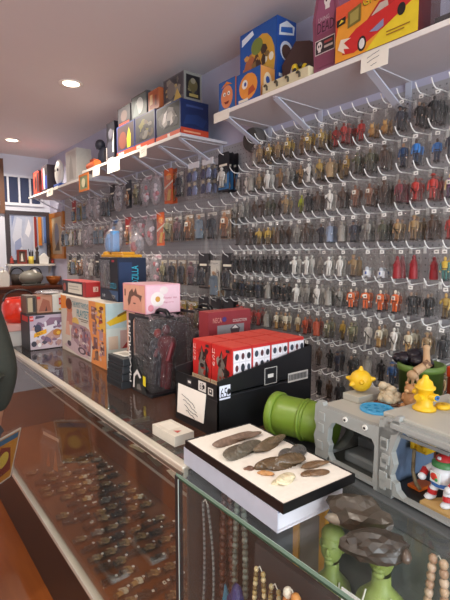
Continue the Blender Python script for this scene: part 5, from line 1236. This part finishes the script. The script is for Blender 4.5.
# toy robot inside the castle
t = tbl('toy_robot', 'white round-bodied toy robot with red and green cap in the castle room', 'toy', .047, -.112, .0105, -.15)
WT = M('#d8dadc', .35); RD_ = M('#b8282a', .4); GC = M('#3f7a44', .4)
b = MB(); b.lathe([(.0005, .034), (.018, .034), (.022, .044), (.023, .066), (.019, .078), (.0005, .079)], WT, seg=18); b.build('barrel_body', t)
b = MB(); b.box(-.024, -.012, .046, -.0205, .012, .068, M('#d8e0dc', .4), .001); b.ball((-.024, .002, .058), (.002, .009, .008), M('#c83a2a', .4), 10, 6); b.ball((-.0245, -.004, .054), (.002, .004, .004), M('#3c8a48', .4), 8, 5); b.build('chest_badge', t)
b = MB(); b.lathe([(.023, .078), (.023, .084), (.017, .090)], GC, seg=18); b.build('green_brim', t)
b = MB(); b.lathe([(.017, .086), (.014, .097), (.006, .103), (.0005, .104)], RD_, seg=18); b.ball((-.012, 0, .095), (.004, .006, .004), WT, 8, 5); b.build('red_cap', t)
b = MB(); b.lathe([(.0225, .038), (.0235, .042), (.0225, .046)], M('#3a6ab0', .4), seg=18); b.build('blue_belt', t)
for s_ in (-1, 1):
    b = MB(); b.cyl((0, s_*.012, .036), (-.006, s_*.018, .020), .008, .009, WT, 10); b.cyl((-.006, s_*.018, .022), (-.007, s_*.019, .012), .0098, .0098, RD_, 10); b.ball((-.011, s_*.020, .0055), (.015, .010, .0065), WT, 10, 6); b.build('leg', t)
    b = MB(); b.cyl((0, s_*.022, .070), (-.008, s_*.036, .056), .0065, .007, WT, 10); b.cyl((-.008, s_*.036, .058), (-.018, s_*.034, .048), .0075, .008, RD_, 10); b.ball((-.022, s_*.033, .045), (.009, .009, .008), WT, 8, 6); b.build('arm', t)
# ================================================================ FAR BACK WALL
def framed(name, label, cat, x0, x1, z0, z1, y, fw, fcol, art, bg):
    t = thing(name, label, cat, ((x0+x1)/2, y, z0)); w = (x1-x0)/2; h = z1-z0
    b = MB(); b.plate([(-w, 0), (w, 0), (w, h), (-w, h)], [[(-w+fw, fw), (w-fw, fw), (w-fw, h-fw), (-w+fw, h-fw)]], .03, M(fcol, .5, var=.15, scale=12), (0, 0, 0), (1, 0, 0), (0, 0, 1)); b.build('frame', t)
    b = MB(); b.box(-w+fw-.004, -.018, fw-.004, w-fw+.004, -.004, h-fw+.004, M(bg, .5, var=.25, scale=9)); b.art((-w+fw, -.0185, fw), (2*(w-fw), 0, 0), (0, 0, h-2*fw), (0, -1, 0), art); b.build('picture', t)
    return t
framed('wall_painting', 'pale blue and white painting in a dark frame above the little wall shelf', 'painting', 1.2, 1.685, 1.50, 2.10, BY-.001, .045, '#3c3438',
       [('p', [(.05, .5), (.2, .95), (.34, .9), (.3, .55), (.45, .2), (.2, .1)], '#c3c6d2'), ('p', [(.3, .3), (.45, .98), (.62, .8), (.55, .4), (.6, .1), (.4, .05)], '#b4b8c8'), ('p', [(.4, .6), (.52, .92), (.58, .7), (.5, .5)], '#dcdce2'), ('p', [(.1, .1), (.3, .3), (.28, .5), (.12, .4)], '#8e98b8'), ('p', [(.05, .7), (.14, .98), (.05, .98)], '#7c88ac'), ('p', [(.62, .1), (.72, .1), (.74, .98), (.64, .98)], '#cfcdd0')], '#a9b0c4')
framed('wall_mirror', 'dark mirror in a brown wooden frame high on the back wall', 'mirror', .60, 1.205, 2.06, 2.66, BY-.001, .05, '#6a4630', [('r', .0, .0, 1, 1, '#3a3d36')], '#3a3d36')
t = thing('wall_picture', 'pale picture in an orange wood frame on the long wall at its far corner', 'picture', (WX-.002, 5.27, 1.56))
b = MB(); b.plate([(-.24, 0), (.24, 0), (.24, .52), (-.24, .52)], [[(-.19, .05), (.19, .05), (.19, .47), (-.19, .47)]], .025, M('#b8742c', .45, var=.12), (0, 0, 0), (0, -1, 0), (0, 0, 1)); b.build('frame', t)
b = MB(); b.box(-.012, -.195, .045, -.002, .195, .475, M('#c9b896', .6)); b.art((-.012, .19, .05), (0, -.38, 0), (0, 0, .42), (-1, 0, 0), [('e', .45, .5, .2, .35, '#8c96a8'), ('p', [(.2, .1), (.7, .1), (.6, .4)], '#6c5c4c')]); b.build('picture', t)
for k, (x, col, nm) in enumerate([(1.515, '#8a2420', 'dark red'), (1.565, '#d2822c', 'orange-yellow'), (1.62, '#5a78b0', 'blue')]):
    t = thing('hanging_strap', f'{nm} strap hanging in front of the pale painting', 'strap', (x, BY-.036, 2.04), 0, 'straps hanging by the painting')
    b = MB(); b.box(-.014-.006*(k == 1), -.006, -.36+.03*k, .014+.006*(k == 1), 0, 0, M(col, .6), .003); b.build('ribbon', t)
    b = MB(); b.cyl((0, -.004, 0), (0, .006, .006), .004, .004, M('#555')if False else M('#555555'), 8); b.build('pin', t)
t = thing('wall_shelf', 'little white shelf with figurines under the pale painting', 'shelf', (1.44, BY, 1.50))
b = MB(); b.box(-.25, -.16, -.022, .25, 0, 0, M('#dcd6ca', .5)); b.build('board', t)
for s_ in (-1, 1):
    b = MB(); b.plate([(0, 0), (-.12, 0), (0, -.10)], [], .012, M('#dcd6ca', .5), (s_*.22-.006, 0, -.022), (0, 1, 0), (0, 0, 1)); b.build('bracket', t)
t = framed('photo_frame', 'small red framed photo of a white figure on the little shelf', 'picture frame', 1.29, 1.395, 1.5005, 1.66, BY-.075, .018, '#7a2c20', [('p', [(.3, .1), (.7, .1), (.6, .6), (.5, .85), (.36, .6)], '#e0dccf')], '#5c4a40')
t = thing('pen_cup', 'yellow cup of dark pens on the little shelf', 'cup', (1.44, BY-.09, 1.5005))
b = MB(); b.lathe([(.0005, 0), (.026, 0), (.03, .085), (.026, .085), (.022, .01), (.0005, .01)], M('#d8c04a', .5), seg=18); b.build('cup', t)
for k in range(5):
    b = MB(); a = k*1.3; b.cyl((.008*math.cos(a), .008*math.sin(a), .012), (.024*math.cos(a), .024*math.sin(a), .14+.015*(k % 3)), .004, .004, M(('#222228', '#3a2c24', '#2a3048')[k % 3]), 6); b.build('pen', t)
t = thing('paper_lantern', 'white faceted house-shaped ornament on the little shelf', 'ornament', (1.575, BY-.09, 1.5005))
b = MB(); b.plate([(-.05, 0), (.05, 0), (.055, .07), (.01, .125), (-.05, .075)], [], .06, M('#e8e6e0', .6), (0, .03, 0), (1, 0, 0), (0, 0, 1)); b.build('paper_shell', t)
b = MB(); b.box(-.045, -.028, -.0, .045, .028, .004, M('#8a8680')); b.build('base', t)
for (x, h, col, lab) in ((1.51, .20, '#3a2e28', 'dark standing figurine between the pen cup and white ornament'), (1.645, .23, '#4a3c34', 'brown standing figurine at the wall end of the little shelf'), (1.235, .09, '#a03a2c', 'small red figurine at the left end of the little shelf'), (1.68, .06, '#b03c2c', 'small red ornament in the corner of the little shelf')):
    t = thing('figurine', lab, 'figurine', (x, BY-.085, 1.5005))
    b = MB(); m = M(col, .5); b.lathe([(.0005, 0), (.024, 0), (.022, h*.1), (.015, h*.4), (.02, h*.65), (.008, h*.78)], m, seg=12); b.ball((0, 0, h*.88), (h*.09, h*.09, h*.12), m, 10, 7); b.build('body', t)
    b = MB(); b.lathe([(.0005, 0), (.028, 0), (.028, .008), (.0005, .0085)], M('#2a2220', .5), seg=14); b.build('base', t)
t = thing('wooden_cabinet', 'dark brown wooden cabinet against the back wall below the little shelf', 'cabinet', (1.36, BY-.005, 0))
b = MB(); b.box(-.46, -.42, .06, .33, 0, 1.24, M('#4a2416', .4, var=.2, scale=12)); b.box(-.44, -.40, 0, .31, 0, .06, M('#2a1510')); b.build('carcass', t)
b = MB(); b.box(-.475, -.435, 1.24, .338, 0, 1.265, M('#5c2e1a', .35, var=.2)); b.build('top', t)
for s_ in (0, 1):
    b = MB(); b.box(-.45+.39*s_, -.432, .1, -.07+.39*s_, -.42, 1.2, M('#582a18', .4, var=.2, scale=12), .003); d = b.build('door', t)
    b = MB(); b.cyl((-.10+.09*s_, -.432, .7), (-.10+.09*s_, -.452, .7), .012, .014, M('#b08a4a', .3, .8), 12); b.build('knob', d)
t = thing('grey_helmet', 'grey rounded helmet with a white stripe on the brown cabinet', 'helmet', (1.385, 5.28, 1.2655))
b = MB(); b.ball((0, 0, .085), (.13, .10, .083), M('#7d7a70', .4), 18, 10); b.build('shell', t)
b = MB(); b.lathe([(.0875, -.013), (.0875, .013)], M('#e2ded4', .4), (.03, 0, .085), 24, axis='x'); b.build('white_stripe', t)
b = MB(); b.box(-.12, -.11, .0, .12, -.06, .02, M('#4a4842', .5), .005); b.build('brim', t)
t = thing('copper_bowl', 'orange-brown copper bowl on the brown cabinet beside the helmet', 'bowl', (1.615, 5.24, 1.2655))
b = MB(); b.lathe([(.0005, 0), (.035, 0), (.07, .05), (.08, .09), (.076, .09), (.066, .05), (.03, .008), (.0005, .008)], M('#a8622c', .3, .6), seg=24); b.build('bowl', t)
b = MB(); b.lathe([(.08, .086), (.083, .09), (.08, .094), (.075, .09)], M('#c47a3a', .25, .7), seg=24); b.build('rim', t)
for k, (x, lab) in enumerate(((1.28, 'dark wicker basket under the little shelf, nearer the mirror'), (1.47, 'dark wicker basket under the little shelf, behind the helmet'))):
    t = thing('dark_basket', lab, 'basket', (x, 5.44, 1.2655), 0, 'dark baskets on the cabinet')
    b = MB(); b.lathe([(.0005, 0), (.06, 0), (.075, .12), (.07, .12), (.055, .008), (.0005, .008)], M('#3a3028', .7, var=.4, scale=90, bump=.4), seg=18); b.build('weave', t)
    b = MB(); b.tube([(.07*math.cos(a), 0, .12+.07*math.sin(a)) for a in [PI*q/8 for q in range(9)]], .006, M('#2e261f', .7), 6); b.build('handle', t)
t = thing('paper_bag', 'white crumpled paper bag on the left end of the brown cabinet', 'bag', (1.06, 5.28, 1.2655), .2)
b = MB(); b.plate([(-.08, 0), (.08, 0), (.09, .12), (.06, .17), (.01, .15), (-.05, .18), (-.09, .12)], [], .10, M('#d8d4cc', .8), (0, .05, 0), (1, 0, 0), (0, 0, 1)); b.build('paper', t)
b = MB(); b.tube([(-.03, -.051, .15), (-.02, -.055, .20), (.02, -.055, .20), (.03, -.051, .15)], .004, M('#c8c0b0'), 6); b.build('handle', t)

# ================================================================ SHOPPER
def skin(name, verts, edges, radii, mat, parent, root=0, lv=2):
    me = bpy.data.meshes.new(name); me.from_pydata(verts, edges, []); me.update()
    o = link(name, me, parent)
    md = o.modifiers.new('skin', 'SKIN'); md.use_smooth_shade = True
    sk = me.skin_vertices[0].data
    for i, r_ in enumerate(radii):
        sk[i].radius = r_ if isinstance(r_, tuple) else (r_, r_)
    sk[root].use_root = True
    s = o.modifiers.new('sub', 'SUBSURF'); s.levels = lv; s.render_levels = lv
    me.materials.append(mat)
    return o
per = thing('person', 'person in a dark green coat and dark trousers standing at the counter', 'person', (.18, 2.02, 0), 0)
SK = M('#b98a6c', .5, var=.04)
V = [(0, 0, .95), (0, .0, 1.14), (0, .005, 1.32), (0, 0, 1.44), (0, .005, 1.52), (0, .015, 1.60), (0, .01, 1.69)]
E_ = [(0, 1), (1, 2), (2, 3), (3, 4), (4, 5), (5, 6)]
Rd = [(.14, .10), (.125, .092), (.125, .090), (.06, .055), (.052, .055), (.073, .088), (.055, .065)]
def addch(pts, rs, start):
    p = start
    for q, r_ in zip(pts, rs):
        V.append(q); Rd.append(r_); E_.append((p, len(V)-1)); p = len(V)-1
    return p
for s_ in (-1, 1):
    addch([(s_*.09, 0, .88), (s_*.10, .015, .50), (s_*.10, -.015, .10), (s_*.105, .07, .04), (s_*.108, .14, .03)], [.085, .056, .04, .036, .03], 0)
    hand = (.20, .10, .86) if s_ > 0 else (-.22, .06, .84)
    w = addch([(s_*.175, 0, 1.38), (s_*.215, -.02, 1.12), (hand[0], hand[1]-.03, hand[2]+.06), hand], [.043, .040, .030, (.034, .02)], 2)
    for k in range(4):
        fx = hand[0]+(k-1.5)*.014*.6; fy = hand[1]+(k-1.5)*.016
        ln = (.072, .082, .078, .06)[k]
        addch([(fx, fy, hand[2]-.035), (fx-s_*.006, fy, hand[2]-.035-ln*.5), (fx-s_*.022, fy+.004, hand[2]-.035-ln*.8)], [.0095, .0088, .007], w)
    addch([(hand[0]-s_*.01, hand[1]+.038, hand[2]-.01), (hand[0]-s_*.02, hand[1]+.05, hand[2]-.045)], [.011, .009], w)
skin('body', V, E_, Rd, SK, per)
b = MB()
HR = M('#2a201a', .7, bump=.5, scale=120)
b.ball((0, -.005, 1.66), (.083, .098, .095), HR, 16, 10); b.ball((0, -.06, 1.58), (.065, .04, .07), HR, 12, 8); b.build('hair', per)
b = MB()
for s_ in (-1, 1): b.ball((s_*.076, .005, 1.60), (.010, .018, .028), SK, 8, 6)
b.build('ears', per)
b = MB(); b.ball((0, .108, 1.59), (.013, .018, .022), SK, 8, 6); b.build('nose', per)
b = MB()
for s_ in (-1, 1): b.ball((s_*.031, .092, 1.615), (.013, .008, .008), M('#f0ece6', .3), 8, 6); b.ball((s_*.031, .099, 1.615), (.005, .003, .006), M('#3a2a20', .3), 8, 5)
b.build('eyes', per)
b = MB(); b.ball((0, .098, 1.548), (.024, .008, .007), M('#9a5a50', .5), 10, 5); b.build('mouth', per)
CTM = M('#33362e', .85, var=.12, scale=60)
V = [(0, 0, .76), (0, 0, .96), (0, 0, 1.12), (0, .005, 1.31), (0, -.005, 1.42), (0, 0, 1.49)]; E_ = [(0, 1), (1, 2), (2, 3), (3, 4), (4, 5)]
Rd = [(.212, .15), (.20, .145), (.175, .13), (.165, .13), (.13, .10), (.072, .078)]
for s_ in (-1, 1):
    hand = (.20, .10, .86) if s_ > 0 else (-.22, .06, .84)
    addch([(s_*.165, -.005, 1.385), (s_*.225, -.025, 1.12), (hand[0], hand[1]-.035, hand[2]+.075)], [.070, .060, .048], 4)
skin('coat', V, E_, Rd, CTM, per, 1)
V = [(0, 0, .92)]; E_ = []; Rd = [(.16, .12)]
for s_ in (-1, 1): addch([(s_*.095, 0, .84), (s_*.105, .015, .50), (s_*.105, -.01, .12), (s_*.105, -.008, .06)], [.098, .074, .062, .062], 0)
skin('trousers', V, E_, Rd, M('#26282e', .8, var=.15, scale=50), per)
for s_ in (-1, 1):
    b = MB(); b.ball((s_*.108, .05, .045), (.050, .135, .045), M('#2a2422', .5), 14, 8); b.box(s_*.108-.048, -.075, 0, s_*.108+.048, .175, .022, M('#d8d4cc', .6), .008); b.build('shoe', per)
t = thing('comic_book', 'colourful comic in a clear sleeve held at the side by the coated person', 'comic', (.392, 2.20, .545), -.9)
b = MB(); b.T = Matrix.Rotation(.28, 4, 'Y')
b.box(-.004, -.085, -.0, .0, .085, .26, M('#d8cfc0', .6))
b.art((.0001, -.085, 0), (0, .17, 0), (0, 0, .26), (1, 0, 0), [('r', .04, .03, .96, .97, '#c8862c'), ('p', [(.1, .1), (.9, .2), (.7, .7), (.3, .8)], '#8a3a2c'), ('e', .5, .5, .2, .16, '#d8b84a'), ('r', .08, .84, .92, .95, '#3c6a8a')])
b.art((-.0041, .085, 0), (0, -.17, 0), (0, 0, .26), (-1, 0, 0), [('r', .04, .03, .96, .97, '#d09a34'), ('p', [(.1, .1), (.9, .3), (.5, .8)], '#a8442c')])
b.build('cover', t)
b = MB(); b.T = Matrix.Rotation(.28, 4, 'Y'); b.box(-.006, -.092, -.006, .002, .092, .275, PVC); b.build('clear_sleeve', t)

# ================================================================ CAMERA AND LOOK
cam = bpy.data.cameras.new('camera'); co = link('camera', cam, None, (0, 0, 1.6))
cam.sensor_fit = 'HORIZONTAL'; cam.sensor_width = 36; cam.lens = 36; cam.clip_start = .02
yaw, pit = math.radians(38), math.radians(5.7)
fwd = Vector((math.sin(yaw)*math.cos(pit), math.cos(yaw)*math.cos(pit), -math.sin(pit)))
co.rotation_euler = fwd.to_track_quat('-Z', 'Y').to_euler()
sc = bpy.context.scene
sc.camera = co
sc.view_settings.view_transform = 'Standard'; sc.view_settings.look = 'None'; sc.view_settings.gamma = 1; sc.view_settings.use_curve_mapping = False
sc.view_settings.exposure = 0.35
sc.cycles.transparent_max_bounces = 40
sc.cycles.max_bounces = 10; sc.cycles.diffuse_bounces = 5; sc.cycles.glossy_bounces = 4
sc.cycles.sample_clamp_indirect = 6
